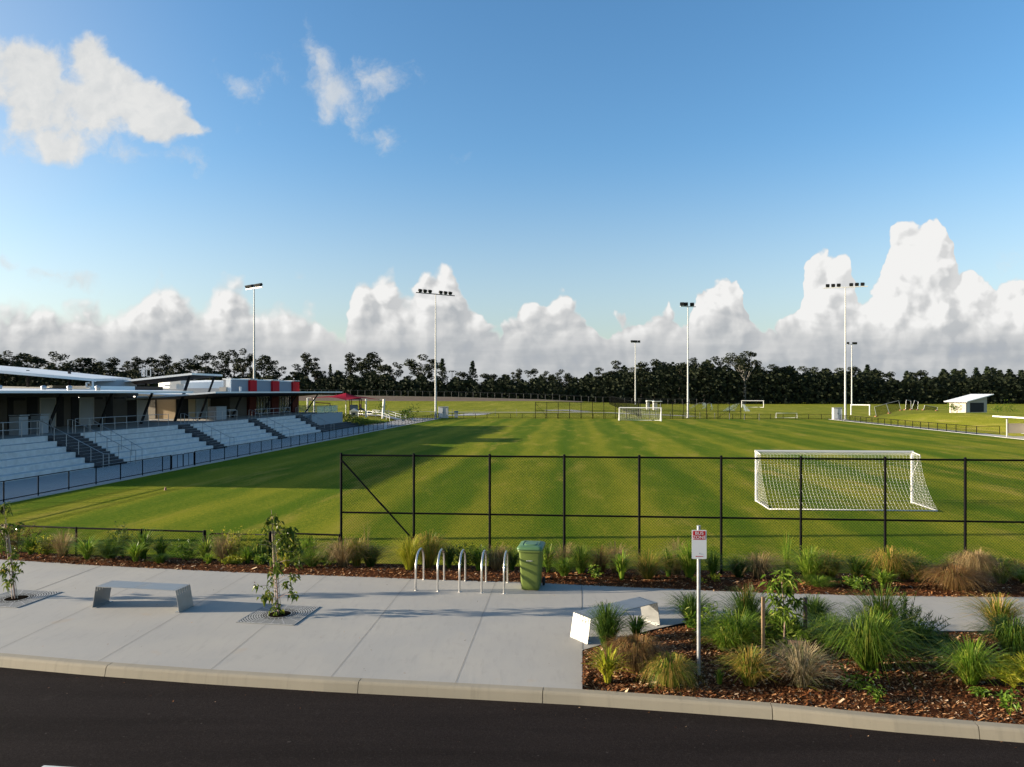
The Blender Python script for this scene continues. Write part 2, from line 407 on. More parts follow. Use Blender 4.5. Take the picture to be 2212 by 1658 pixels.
# footpath: everything between kerb, beds and back edge
pm = MB()
xcuts = sorted(set([-34 + i * 1.0 for i in range(35)] + [p.x for p in back + kb if p.x <= bedb[0].x] + [bedb[0].x]))
xcuts = [x for x in xcuts if x <= bedb[0].x + 1e-6]
for x0, x1 in zip(xcuts, xcuts[1:]):
    pm.hexa([(x0, yline(kb, x0), -.14), (x1, yline(kb, x1), -.14), (x1, yline(back, x1), -.14), (x0, yline(back, x0), -.14)],
            [(x0, yline(kb, x0), 0), (x1, yline(kb, x1), 0), (x1, yline(back, x1), 0), (x0, yline(back, x0), 0)])
front = bedb[1:]
xc2 = sorted(set([p.x for p in back + front] + [bedb[0].x, 30] + [3 + i for i in range(27)]))
xc2 = [x for x in xc2 if bedb[0].x - 1e-6 <= x <= 30]
fl = [(p.x, p.y) for p in sorted(bedb, key=lambda p: p.x)]
for x0, x1 in zip(xc2, xc2[1:]):
    a0, a1 = interp(x0, fl), interp(x1, fl)
    pm.hexa([(x0, a0, -.14), (x1, a1, -.14), (x1, yline(back, x1), -.14), (x0, yline(back, x0), -.14)],
            [(x0, a0, 0), (x1, a1, 0), (x1, yline(back, x1), 0), (x0, yline(back, x0), 0)])
pm.build('footpath', M['path'], kind='structure')
# saw-cut joints in the concrete
jm = MB()
def joint(p, q, w, ext0=0.0, ext1=0.0):
    a, b = G(*p), G(*q); d = (b - a).normalized(); a = a - d * ext0; b = b + d * ext1
    s = Vector((-d.y, d.x, 0)) * (w / 2); h = Vector((0, 0, .004))
    jm.quad(a - s + h, a + s + h, b + s + h, b - s + h)
joint((75.3, 1276.5), (217.9, 1222.7), .020, 2.2)
joint((0, 1401.5), (362.2, 1231.7), .008, .05)
joint((211.5, 1429.5), (541.7, 1238.1), .008)
joint((455.1, 1447), (705, 1243.5), .008)
joint((715.3, 1462.5), (888.4, 1250.4), .008)
joint((983.9, 1475.3), (1071, 1256), .008)
joint((1256.3, 1264.2), (1258.0, 1403), .016)
jm.build('path_joints', M['jointmat'], kind='structure')

# kerb in cast lengths with open joints
def kpt(px):                      # point on the kerb's back line under a photo column
    k = (px - CX) / F
    lo, hi = -33.0, 29.0
    for _ in range(50):
        mid = (lo + hi) / 2
        if mid < k * yline(kb, mid): lo = mid
        else: hi = mid
    return lo
joints_x = [-34.0, -20.5, -14.6] + [kpt(p) for p in (244, 781, 1174, 1664, 2103)] + [12.5, 30.0]
km = MB()
prof = [(0.0, -.2), (0.0, .004), (.125, .002), (.152, -.012), (.166, -.035), (.205, RZ - .02), (.205, -.3)]
for a, b in zip(joints_x, joints_x[1:]):
    n = max(2, int((b - a) / .5)); st = []
    for i in range(n + 1):
        x = lerp(a + .006, b - .006, i / n); e = .05
        d = Vector((2 * e, yline(kb, x + e) - yline(kb, x - e), 0)).normalized(); nn = Vector((d.y, -d.x, 0))
        st.append([Vector((x, yline(kb, x), 0)) + nn * o + Vector((0, 0, z)) for o, z in prof])
    k = len(prof); vs = [p for r in st for p in r]; fs = []
    for i in range(n):
        for j in range(k - 1): fs.append([i * k + j, i * k + j + 1, (i + 1) * k + j + 1, (i + 1) * k + j])
    fs.append(list(range(k))); fs.append([n * k + j for j in range(k)][::-1])
    km.add(vs, fs)
km.build('kerb', M['kerb'], kind='structure')

# road
rm = MB(); xr = [-60, -34] + [-33 + i for i in range(63)] + [60]
for x0, x1 in zip(xr, xr[1:]):
    rm.quad((x0, -25, RZ), (x1, -25, RZ), (x1, yline(kb, max(-34, min(30, x1))) - .12, RZ), (x0, yline(kb, max(-34, min(30, x0))) - .12, RZ))
rm.build('road', M['asphalt'], kind='structure')
# white bay line whose far corner just enters the frame
lm = MB(); p0 = G(95, 1653.5, RZ + .004); d = Vector((1, -.115, 0)).normalized(); s = Vector((d.y, -d.x, 0))
lm.quad(p0, p0 + s * .12, p0 + s * .12 + d * 6, p0 + d * 6)
lm.build('road_marking', M['white'], kind='structure')

# mulch beds
def bed_z(x, y):
    t = (y - yline(back, x)) / max(.3, fy(x) + .25 - yline(back, x))
    return -.02 + .05 * smooth(0, .25, t) - .26 * smooth(.2, 1.1, t)
bm_ = MB(); bx = [-34 + .5 * i for i in range(129)]; rows = 9
vs = []
for x in bx:
    y0, y1 = yline(back, x), fy(x) + .45
    for r in range(rows):
        y = lerp(y0 - .005, y1, r / (rows - 1)); vs.append((x, y, bed_z(x, y) + rnd.uniform(-.012, .012) * (0 < r < rows - 1)))
bm_.add(vs, [[i * rows + j, (i + 1) * rows + j, (i + 1) * rows + j + 1, i * rows + j + 1] for i in range(len(bx) - 1) for j in range(rows - 1)], True)
bm_.build('garden_bed', M['mulch'], kind='structure')
def in_front(x, y):
    return x > bedb[0].x + .02 and yline(kb, x) + .01 < y < interp(x, fl) - .01
def fbed_z(x, y):
    a, b = yline(kb, x), interp(x, fl); t = (y - a) / max(.2, b - a)
    return -.035 + .09 * math.sin(math.pi * max(0, min(1, t))) + .015 * math.sin(3.1 * x) * math.sin(2.3 * y)
b2 = MB(); bx = sorted(set([bedb[0].x + .008] + [1.2 + .2 * i for i in range(60)] + [13.5 + i for i in range(17)])); rows = 13; vs = []
for x in bx:
    y0, y1 = yline(kb, x) + .004, interp(x, fl) - .004
    for r in range(rows):
        y = lerp(y0, y1, r / (rows - 1)); vs.append((x, y, fbed_z(x, y) + rnd.uniform(-.014, .014) * (0 < r < rows - 1)))
b2.add(vs, [[i * rows + j, (i + 1) * rows + j, (i + 1) * rows + j + 1, i * rows + j + 1] for i in range(len(bx) - 1) for j in range(rows - 1)], True)
b2.build('front_garden_bed', M['mulch'], kind='structure')
ed = MB()                         # dark plastic edging between path and front bed
e0 = list(bedb)
for a, b in zip(e0, e0[1:]):
    ed.bar(a + Vector((0, -.004, -.02)), b + Vector((0, -.004, -.02)), .012, .045)
ed.build('bed_edging', M['weedmat'], kind='structure')
# loose bark chips, nobody could count them
cm = MB()
def chip(x, y, z, big=1.0):
    l = rnd.uniform(.011, .034) * big * (2.0 if rnd.random() < .03 else 1); w = l * rnd.uniform(.22, .5)
    a = rnd.uniform(0, math.pi); ti = rnd.uniform(-.6, .6); tj = rnd.uniform(-.5, .5)
    d = Vector((math.cos(a), math.sin(a), math.sin(ti) * .8)) * l; s = Vector((-math.sin(a), math.cos(a), math.sin(tj) * .8)) * w
    c = Vector((x, y, z + abs(math.sin(ti)) * l * .6 + .004))
    cm.quad(c - d - s * .7, c + d - s, c + d * 1.1 + s * .6, c - d * .9 + s)
n = 0
while n < 44000:
    x = bedb[0].x + rnd.random() ** 1.25 * (9.2 - bedb[0].x); y = rnd.uniform(9.6, 14.9)
    if in_front(x, y): chip(x, y, fbed_z(x, y)); n += 1
for _ in range(26000):
    x = rnd.uniform(-15.5, 12.8); y0, y1 = yline(back, x), fy(x) + .3
    y = lerp(y0 - .03, y1, rnd.random() ** 1.4); chip(x, y, bed_z(x, max(y, y0)) + (.02 if y < y0 else 0), 1.15)
for _ in range(110):               # a few strays on the concrete
    x = rnd.uniform(-12, 1.0); chip(x, rnd.uniform(yline(kb, x) + .2, yline(back, x)), .003, .5)
for _ in range(70):
    x = rnd.uniform(-9, 7); chip(x, yline(kb, x) - .22 - abs(rnd.gauss(0, .5)), RZ + .002, .4)
n = 0
while n < 9000:                   # thinner scatter towards the beds' unseen ends
    x = rnd.uniform(8.6, 17); y = rnd.uniform(8.2, 14.9)
    if in_front(x, y): chip(x, y, fbed_z(x, y), 1.5); n += 1
for _ in range(5000):
    x = rnd.uniform(12.5, 22); y0, y1 = yline(back, x), fy(x) + .3; y = lerp(y0 - .03, y1, rnd.random() ** 1.4); chip(x, y, bed_z(x, max(y, y0)), 1.8)
cm.build('bark_mulch', M['chip'], kind='stuff')

# paths round the pitch
wp = MB()
wp.wbox(-31.4, -25.62, 12, 138, -.2, .03)
wp.build('concourse_path', M['farpath'], kind='structure')
ms = MB(); ms.wbox(-25.60, -25.40, 15, 138.2, -.2, .045); ms.build('mowing_strip', M['farpath'], kind='structure')
wr = MB(); wr.wbox(48.2, 50.3, 40, 138, -.2, .03); wr.build('boundary_path', M['farpath'], kind='structure')
def hpath(name, pts, w, mat, lift=.03):
    """ribbon of concrete that follows the terrain"""
    m = MB(); L = []
    for (x0, y0), (x1, y1) in zip(pts, pts[1:]):
        k = max(1, int(math.hypot(x1 - x0, y1 - y0) / 3))
        L += [(lerp(x0, x1, i / k), lerp(y0, y1, i / k)) for i in range(k)]
    L.append(pts[-1]); v = []
    for i, (x, y) in enumerate(L):
        a, b = L[max(0, i - 1)], L[min(len(L) - 1, i + 1)]
        d = Vector((b[0] - a[0], b[1] - a[1], 0)).normalized(); s = Vector((-d.y, d.x, 0)) * w / 2
        for q in (Vector((x, y, 0)) + s, Vector((x, y, 0)) - s):
            v.append((q.x, q.y, ground_h(q.x, q.y) + lift))
    m.add(v, [[2 * i, 2 * i + 1, 2 * i + 3, 2 * i + 2] for i in range(len(L) - 1)])
    return m.build(name, mat, kind='structure')
g2 = lambda px, py, z=FZ: tuple(G(px, py, z)[:2])
hpath('cross_path', [g2(790, 891.5), g2(1000, 891.8), g2(1190, 892.0), g2(1310, 892.3), g2(1420, 896.5), g2(1500, 900.0)], 2.4, M['farpath'])
hpath('plaza_path', [g2(945, 898.0), g2(1010, 897.2), g2(1040, 893.5)], 6.0, M['farpath'])
hpath('landing_path', [g2(1180, 889.0), g2(1225, 888.6), g2(1260, 890.8)], 5.0, M['farpath'])
hpath('ramp_path', [g2(900, 909, FZ), g2(868, 907.6, FZ), g2(838, 901.5, .05), g2(800, 898, .2), g2(765, 896, .25)], 2.6, M['farpath'], .05)
# ================================================================= STREET FURNITURE ON THE PATH
def plate_cells(xs, ys, holes, T, place):
    """flat plate of thickness T from a grid of cells, some cells cut out; place(x, y, z) -> point"""
    m = MB(); nx, ny = len(xs), len(ys); idx = {}
    vs = []
    for k, z in enumerate((0.0, -T)):
        for j, y in enumerate(ys):
            for i, x in enumerate(xs): idx[(i, j, k)] = len(vs); vs.append(place(x, y, z))
    solid = lambda i, j: 0 <= i < nx - 1 and 0 <= j < ny - 1 and (i, j) not in holes
    fs = []
    for i in range(nx - 1):
        for j in range(ny - 1):
            if not solid(i, j): continue
            a, b, c, d = (i, j), (i + 1, j), (i + 1, j + 1), (i, j + 1)
            fs.append([idx[(*p, 0)] for p in (a, b, c, d)]); fs.append([idx[(*p, 1)] for p in (d, c, b, a)])
            for (p, q), nb in (((a, b), (i, j - 1)), ((b, c), (i + 1, j)), ((c, d), (i, j + 1)), ((d, a), (i - 1, j))):
                if not solid(*nb): fs.append([idx[(*p, 0)], idx[(*p, 1)], idx[(*q, 1)], idx[(*q, 0)]])
    m.add(vs, fs); return m
def make_bench(loc, rz, L, label):
    t = empty('metal_bench', loc, label, 'bench', 'folded metal benches', rz)
    H, D, T, splay = .47, .50, .010, .085
    half = L / 2 - splay
    # slots run across the folds and in a row at mid length
    ns, sw = 6, .016
    ys = [-D / 2]
    for k in range(ns):
        c = -D / 2 + D * (k + .7) / (ns + .4); ys += [c - sw / 2, c + sw / 2]
    ys.append(D / 2)
    slotrows = [1 + 2 * k for k in range(ns)]
    xs = [-half, -half + .09, -.07, .07, half - .09, half]
    holes = {(i, j) for j in slotrows for i in (0, 2, 4)}
    plate_cells(xs, ys, holes, T, lambda x, y, z: Vector((x, y, H + z))).build('seat', M['plate'], t, local=True)
    for s in (-1, 1):
        hs = [0.0, H - .115, H - T - .001]
        hl = {(1, j) for j in slotrows}
        f = lambda a, y, z, s=s: Vector((s * (half + splay * (1 - a / H) + z * 1.0), y, a))
        leg = plate_cells(hs, ys, hl, T, f); leg.build('leg', M['plate'], t, local=True)
        ft = MB(); ft.box((s * (half + splay - .055), 0, .006), (.11, D, .010))
        for q in (-.18, .18): ft.tube([(s * (half + splay - .07), q, .011), (s * (half + splay - .07), q, .024)], .012, 6)
        ft.build('foot', M['plate'], t, local=True)
    return t
make_bench((-8.10, 15.55, 0), R(-9.6), 2.10, 'silver metal bench standing between the two tree grates')
make_bench((2.06, 13.98, 0), R(35), 1.95, 'silver metal bench set askew at the planted corner, white end plate in sun')

def make_grate(loc, rz, label):
    t = empty('tree_grate', loc, label, 'tree grate', 'square tree grates in the path', rz)
    h, r0 = .63, .235
    bed = MB(); bed.slab([(-h, -h), (h, -h), (h, h), (-h, h)], .0015, .0035); bed.build('frame', M['weedmat'], t, local=True)  # black sheet standing in for the shaded gaps below the grille
    pit = MB(); pit.add([(r0 * math.cos(2 * math.pi * k / 32), r0 * math.sin(2 * math.pi * k / 32), .0075) for k in range(32)], [list(range(32))])
    pit.build('soil', M['soil'], t, local=True)
    g = MB(); e = h - .012; z = .012
    def P(r, a):
        x, y = r * math.cos(a), r * math.sin(a)
        return (max(-e, min(e, x)), max(-e, min(e, y)), z)
    def ring(ra, rb, a0=0.0, a1=2 * math.pi, n=64):
        for k in range(n):
            b0, b1 = lerp(a0, a1, k / n), lerp(a0, a1, (k + 1) / n)
            q = [P(ra, b0), P(rb, b0), P(rb, b1), P(ra, b1)]
            if all(abs(p[0]) >= e - 1e-6 for p in q) or all(abs(p[1]) >= e - 1e-6 for p in q): continue
            g.quad(*q)
    ring(r0, r0 + .022); ring(r0 + .055, r0 + .070); ring(r0 + .104, r0 + .125)
    r = r0 + .148
    while r < .90: ring(r, r + .034, n=72); r += .050
    ns = 16
    for k in range(24):                                     # short bars of the two inner rings
        a = 2 * math.pi * (k + .5) / 24; ring(r0 + .02, r0 + .106, a - .03, a + .03, 1)
    for k in range(ns):
        a = 2 * math.pi * (k + .5) / ns; d = Vector((math.cos(a), math.sin(a), 0)); s = Vector((-d.y, d.x, 0)) * .012
        R1 = e / max(abs(d.x), abs(d.y)); zz = Vector((0, 0, z + .0015))
        a0, b0 = d * (r0 + .11), d * R1
        g.quad(a0 - s + zz, b0 - s + zz, b0 + s + zz, a0 + s + zz)
    for sx in (-1, 1):
        g.box((sx * (e + .001), 0, .010), (.016, 2 * e, .012))
        g.box((0, sx * (e + .001), .010), (2 * e - .02, .016, .0118))
    g.build('grille', M['grate'], t, local=True)
    return t
GR1 = G(35.4, 1293.5); GR2 = G(604, 1328)
make_grate(GR1, R(-9), 'square tree grate cut by the left picture edge')
make_grate(GR2, R(-8.5), 'square tree grate midway along the path, wholly in view')

# young trees in the grates
def leaf(m, p, d, l, w, droop=.3):
    d = d.normalized(); s = d.cross(Vector((0, 0, 1)))
    s = s.normalized() if s.length > .05 else Vector((1, 0, 0))
    s = (Matrix.Rotation(rnd.uniform(-.9, .9), 3, d) @ s)
    up = s.cross(d).normalized()
    a = p; b = p + d * l * .45 + up * l * .06; c = p + d * l - Vector((0, 0, 1)) * l * droop
    m.add([a, b + s * w / 2, c, b - s * w / 2], [[0, 1, 2], [0, 2, 3]])
def clump(m, c, r, n, l, w, droop=.45):
    for _ in range(n):
        d = Vector((rnd.gauss(0, 1), rnd.gauss(0, 1), rnd.gauss(-.1, .7))).normalized()
        p = c + Vector((rnd.gauss(0, r * .45), rnd.gauss(0, r * .45), rnd.gauss(0, r * .45)))
        leaf(m, p, d + Vector((0, 0, -.35)), l * rnd.uniform(.65, 1.2), w * rnd.uniform(.7, 1.2), droop)
def make_sapling(base, top, clumps, label, Y0):
    t = empty('young_tree', base, label, 'young tree', 'staked young trees in grates')
    tr = MB(); lf = MB(); a, b = Vector(base), Vector(top)
    trunk = [a.lerp(b, k / 6) + Vector((rnd.uniform(-.012, .012), rnd.uniform(-.012, .012), 0)) * (k > 0) for k in range(7)]
    tr.tube(trunk, [.017, .016, .014, .012, .010, .008, .004], 7)
    for (px, py, r, n) in clumps:
        c = A(px, py, Y0 + rnd.uniform(-.22, .22))
        h = max(.12, min(.95, (c.z - .12 - a.z) / (b.z - a.z)))
        s = a.lerp(b, h); mid = s.lerp(c, .5) + Vector((0, 0, .04))
        tr.tube([s, mid, c], [.007, .005, .003], 5)
        clump(lf, c, r * 1.1, int(n * 1.35), .125, .055)
    tr.build('trunk', M['bark'], t); lf.build('foliage', M['lf_sap'], t)
    for dx, dy in ((-.045, -.03), (.05, .01)):
        s = MB(); s.tube([a + Vector((dx, dy, 0)), a + (b - a) * .80 + Vector((dx * .45, dy * .5, 0))], .008, 6); s.build('stake', M['cane'], t)
    return t
zb = lambda x, y: ((700 + x / 3.16) / 1.8337, (2050 + y / 3.16) / 1.8337)
za = lambda x, y: ((x / 3.16) / 1.8337, (2000 + y / 3.16) / 1.8337)
cl2 = [(1220, 40, .10, 26), (1150, 60, .08, 16), (1270, 150, .10, 18), (1120, 150, .07, 10), (1220, -20, .07, 12), (1430, 150, .09, 18), (1350, 200, .11, 26), (1460, 250, .11, 26), (1300, 290, .11, 26), (1090, 290, .09, 16), (1400, 340, .13, 34), (1500, 380, .12, 28), (1540, 430, .10, 22), (1320, 420, .11, 24), (1440, 470, .12, 26), (1500, 540, .09, 14), (1010, 340, .06, 8), (1190, 520, .07, 9), (1270, 600, .08, 14), (1170, 680, .06, 8), (1280, 660, .07, 9), (1470, 730, .08, 12), (1410, 770, .06, 7), (1190, 800, .07, 11), (1370, 830, .07, 11), (1010, 860, .06, 7), (1150, 930, .08, 12), (1090, 990, .08, 12), (1190, 990, .05, 6), (1430, 930, .07, 9), (1480, 970, .08, 12), (1230, 1110, .07, 12), (1260, 1180, .08, 12), (1220, 1210, .06, 8)]
make_sapling(GR2 + Vector((-.02, 0, 0)), A(587, 1102, GR2.y), [(*zb(x, y), r, n) for x, y, r, n in cl2], 'leafy young tree with cane stakes in the middle grate', GR2.y)
cl1 = [(60, 20, .10, 22), (110, 50, .08, 12), (10, 60, .10, 18), (-60, 60, .12, 24), (200, 290, .12, 20), (250, 310, .09, 12), (120, 280, .08, 10), (20, 300, .10, 16), (-60, 330, .13, 24), (60, 430, .10, 14), (10, 500, .09, 10), (130, 560, .07, 9), (150, 630, .09, 12), (30, 790, .09, 12), (60, 850, .08, 10), (130, 740, .08, 10), (210, 740, .08, 12), (240, 800, .06, 7), (200, 870, .06, 8), (90, 950, .08, 12), (70, 1010, .06, 8), (-40, 820, .1, 14)]
make_sapling(GR1 + Vector((-.03, 0, 0)), A(8, 1092, GR1.y), [(*za(x, y), r, n) for x, y, r, n in cl1], 'thin leaning young tree at the left picture edge', GR1.y)

# bicycle hoops
hoops = [((780, 915), (880, 778)), ((1055, 925), (1135, 787)), ((1328, 935), (1400, 797)), ((1605, 945), (1660, 807)), ((1885, 957), (1930, 818))]
zc = lambda x, y: ((1400 + x / 3.16) / 1.8337, (2050 + y / 3.16) / 1.8337)
hlab = ['steel bicycle hoop farthest from the green wheelie bin', 'steel bicycle hoop second from the left of the row of five', 'middle steel bicycle hoop of the row of five', 'steel bicycle hoop second nearest to the green wheelie bin', 'steel bicycle hoop closest to the green wheelie bin']
for (a, b), lab in zip(hoops, hlab):
    p, q = G(*zc(*a)), G(*zc(*b)); c = (p + q) / 2
    t = empty('bicycle_hoop', c, lab, 'bicycle rack', 'steel bicycle hoops'); m = MB(); pts = []
    for k in range(25):
        a_ = math.pi * k / 24; w = math.cos(a_); hgt = .40 + .46 * math.sin(a_) ** .82 if 0 < k < 24 else .40
        pts.append(c + (p - c) * (math.copysign(abs(w) ** .80, w)) + Vector((0, 0, hgt)))
    pts = [p + Vector((0, 0, .0)), p + Vector((0, 0, .2))] + pts + [q + Vector((0, 0, .2)), q]
    m.tube(pts, .024, 10); m.build('hoop', M['stainless'], t)
    for e in (p, q):
        fl_ = MB(); fl_.tube([e, e + Vector((0, 0, .006))], .045, 12, sm=False); fl_.build('base_plate', M['stainless'], t)

# wheelie bin
def make_bin(loc, rz):
    t = empty('wheelie_bin', loc, 'olive green wheelie bin beside the steel bicycle hoops', 'wheelie bin', rz=rz)
    def rr(w, d, r, cy, z, n=5):
        pts = []
        for sx, sy, a0 in ((1, -1, -90), (1, 1, 0), (-1, 1, 90), (-1, -1, 180)):
            for k in range(n):
                a = R(a0 + 90 * k / (n - 1)); pts.append((sx * (w / 2 - r) + r * math.cos(a), cy + sy * (d / 2 - r) + r * math.sin(a), z))
        return pts
    def loft(m, rings, sm=True):
        n = len(rings[0]); vs = [p for r in rings for p in r]
        m.add(vs, [[i * n + k, i * n + (k + 1) % n, (i + 1) * n + (k + 1) % n, (i + 1) * n + k] for i in range(len(rings) - 1) for k in range(n)], sm)
        m.add(rings[0], [list(range(n))[::-1]]); m.add(rings[-1], [list(range(n))])
    b = MB()
    loft(b, [rr(.40, .46, .05, 0, .012), rr(.425, .50, .06, 0, .03), rr(.44, .53, .06, .005, .12), rr(.50, .66, .06, .03, .70), rr(.525, .72, .06, .04, .93)])
    loft(b, [rr(.575, .765, .06, .04, .925), rr(.585, .775, .06, .04, .945), rr(.585, .775, .06, .04, .972), rr(.575, .765, .06, .04, .975)])
    for k in (-.1, .1): b.box((k, -.27, .935), (.04, .05, .05))
    b.build('body', M['bin'], t, local=True)
    l = MB()
    loft(l, [rr(.60, .79, .07, .04, .977), rr(.62, .81, .08, .04, .985), rr(.62, .81, .08, .04, 1.012), rr(.58, .76, .09, .045, 1.040), rr(.50, .66, .10, .05, 1.058), rr(.30, .44, .10, .06, 1.066)])
    loft(l, [rr(.34, .40, .10, .0, 1.055), rr(.33, .38, .10, .0, 1.074), rr(.26, .30, .09, .0, 1.080)])
    for sx in (-1, 1): l.tube([(sx * .17, -.28, 1.03), (sx * .19, -.1, 1.066), (sx * .19, .3, 1.066)], .018, 6)
    l.build('lid', M['binlid'], t, local=True)
    h = MB(); h.tube([(-.22, .46, .97), (.22, .46, .97)], .016, 8)
    for sx in (-.22, .22): h.tube([(sx, .40, .95), (sx, .46, .97)], .016, 8)
    h.build('handle', M['bin'], t, local=True)
    for sx in (-1, 1):
        w = MB(); w.tube([(sx * .245, .30, .10), (sx * .295, .30, .10)], .10, 20, sm=False); wo = w.build('wheel', M['rubber'], t, local=True, bevel=.008)
        rim = MB(); rim.tube([(sx * .290, .30, .10), (sx * .299, .30, .10)], .05, 14, sm=False); rim.build('rim', M['dark'], wo, local=True)
    ax = MB(); ax.tube([(-.25, .30, .10), (.25, .30, .10)], .012, 8); ax.build('axle', M['dark'], t, local=True)
    mk_ = MB()                    # worn pale maker's mark on the front, no longer readable
    for i, wd in enumerate((.014, .010, .012, .008, .020, .010, .012, .009, .010)):
        x = -.07 + i * .0165; y = -.3035 - .0000; mk_.box((x, -.3085 + .0, .722), (wd, .004, .018 if i % 3 else .026))
    mk_.build('maker_mark', M['softwhite'], t, local=True)
    return t
make_bin((.465, 17.06, 0), R(-9))

# bus zone sign
def text_mesh(s, size, wide=1.0):
    cu = bpy.data.curves.new('lettering_curve', 'FONT'); cu.body = s; cu.size = size; cu.align_x = 'CENTER'; cu.offset = size * .006
    ob = bpy.data.objects.new('lettering_tmp', cu); COL.objects.link(ob); bpy.context.view_layer.update()
    me = bpy.data.meshes.new_from_object(ob); bpy.data.objects.remove(ob)
    for v in me.vertices: v.co.x *= wide
    return me
def make_sign(base):
    t = empty('bus_zone_sign', base, 'white and red bus zone sign on a galvanised pole in the mulch', 'sign', rz=R(-3))
    p = MB(); p.tube([(0, 0, 0), (0, 0, 2.50)], .030, 14); p.build('pole', M['galv'], t, local=True)
    cp = MB(); cp.tube([(0, 0, 2.50), (0, 0, 2.512)], .033, 14); cp.build('pole_cap', M['galv'], t, local=True)
    w, z0, z1, r = .240, 1.970, 2.447, .018
    def rrect(x0, x1, a, b, r, y):
        o = []
        for cx, cz, s in ((x1 - r, a + r, -90), (x1 - r, b - r, 0), (x0 + r, b - r, 90), (x0 + r, a + r, 180)):
            o += [(cx + r * math.cos(R(s + 15 * k)), y, cz + r * math.sin(R(s + 15 * k))) for k in range(7)]
        return o
    pan = MB(); pan.hexa(rrect(-w / 2, w / 2, z0, z1, r, -.040), rrect(-w / 2, w / 2, z0, z1, r, -.037))
    po = pan.build('panel', M['signwhite'], t, local=True)
    rd = MB(); rd.hexa(rrect(-.102, .102, 2.290, 2.432, .010, -.0425), rrect(-.102, .102, 2.290, 2.432, .010, -.0402)); rd.build('red_field', M['signred'], po, local=True)
    for s, z, wd in (('BUS', 2.372, 1.12), ('ZONE', 2.304, 1.08)):
        me = text_mesh(s, .072, wd); me.materials.append(M['signwhite'])
        o = bpy.data.objects.new('lettering', me); COL.objects.link(o); o.parent = po; o.location = (0, -.0440, z); o.rotation_euler = (R(90), 0, 0)
    ar = MB(); z = 2.013
    ar.add([(-.062, -.0425, z), (-.040, -.0425, z + .012), (-.044, -.0425, z + .0045), (.062, -.0425, z + .0045), (.062, -.0425, z - .0045), (-.044, -.0425, z - .0045), (-.040, -.0425, z - .012)], [[0, 1, 2], [0, 5, 6], [0, 2, 5], [2, 3, 4, 5]])
    ar.build('arrow', M['signred'], po, local=True)
    for z in (2.06, 2.36):
        br = MB(); br.box((0, -.031, z), (.10, .012, .03)); br.tube([(0, -.034, z), (0, -.046, z)], .007, 8); br.build('bracket', M['galv'], t, local=True)
    return t
make_sign(G(1509.3, 1462.8) + Vector((0, 0, -.01)))

# ================================================================= FENCES
def mesh_panel(m, P0, P1, h0, h1, pitch, r):
    """woven diamonds between two ground points, from height h0 to h1"""
    P0, P1 = Vector(P0), Vector(P1); L = (P1 - P0).length; d = (P1 - P0) / L; H = h1 - h0; step = pitch * 1.4142
    k = -H
    while k < L:
        for sgn in (1, -1):
            a, b = max(0, k), min(L, k + H)
            if b - a > .01:
                za_, zb_ = (a - k, b - k) if sgn > 0 else (H - (a - k), H - (b - k))
                m.wire(P0 + d * a + Vector((0, 0, h0 + za_)), P0 + d * b + Vector((0, 0, h0 + zb_)), r)
        k += step
def fence(name, pts, H, rails, label, cat='fence', post_r=.030, rail_r=.021, pitch=.07, wr=.0022, mat='black', mesh=True, braces=(), group=None, cap=.05, thick=(), mesh_mat=None, n=8):
    pts = [Vector(p) for p in pts]
    t = empty(name, pts[0], label, cat, group)
    for i, p in enumerate(pts):
        m = MB(); r = post_r * (1.6 if i in thick else 1)
        m.tube([p - Vector((0, 0, .12)), p + Vector((0, 0, H + cap))], r, n)
        if r > .02: m.tube([p + Vector((0, 0, H + cap)), p + Vector((0, 0, H + cap + r * .6))], [r * 1.1, r * .4], n)
        m.build('post', M[mat], t)
    for z in rails:
        m = MB()
        for a, b in zip(pts, pts[1:]): m.tube([a + Vector((0, 0, z)), b + Vector((0, 0, z))], rail_r, n)
        m.build('rail', M[mat], t)
    if mesh:
        m = MB()
        for a, b in zip(pts, pts[1:]): mesh_panel(m, a, b, .04, H - .01, pitch, wr)
        m.build('chain_mesh', M[mesh_mat or 'black_wire'], t)
    for a, b, r in braces:
        m = MB(); m.tube([a, b], r, n); m.build('brace', M[mat], t)
    return t
def onfence(px):
    k = (px - CX) / F; y = 19.676 / (1 + .084 * k); return Vector((k * y, y, -.22))
tp = [onfence(p) for p in (737, 894, 1058, 1219, 1381, 1558, 1730, 1912, 2085, 2262)]
for _ in range(5): tp.append(tp[-1] + (tp[1] - tp[0]))
H = 2.93 + .22
fence('tall_mesh_fence', tp, H, (H, 1.31 + .22), 'tall black chain mesh fence behind the bin and the bicycle hoops', post_r=.036, rail_r=.026, pitch=.056, wr=.0032,
      braces=[(tp[0] + Vector((0, -.03, H - .12)), tp[1] + Vector((0, -.03, .78)), .026), (tp[1] + Vector((0, -.03, .78)), tp[1] + (tp[1] - tp[0]) * .09 + Vector((0, -.03, .58)), .026)])
lp = [Vector((-24, 23.1, -.22)), Vector((-21.5, 22.65, -.22)), Vector((-19, 22.2, -.22)), Vector((-16.2, 21.7, -.22)), Vector((-13.0, 21.13, -.22)), Vector((-10.9, 20.84, -.22)), Vector((-8.93, 20.57, -.22))]
fence('low_mesh_fence', lp, .885, (.885,), 'low black mesh fence between planting and field, left of its small gate', post_r=.032, rail_r=.026, pitch=.056, wr=.0032, thick=(6,), cap=.02)
gp = Vector((583.6 - CX, F, 0)) * (20.40 / F); gp.z = -.22
lp2 = [gp, tp[0] + Vector((-.045, .0, 0))]
fence('low_mesh_fence', [lp2[0], lp2[1]], .885, (.885,), 'short piece of low black mesh fence joining the tall fence', post_r=.032, rail_r=.026, pitch=.056, wr=.0032, thick=(0,), cap=.02)
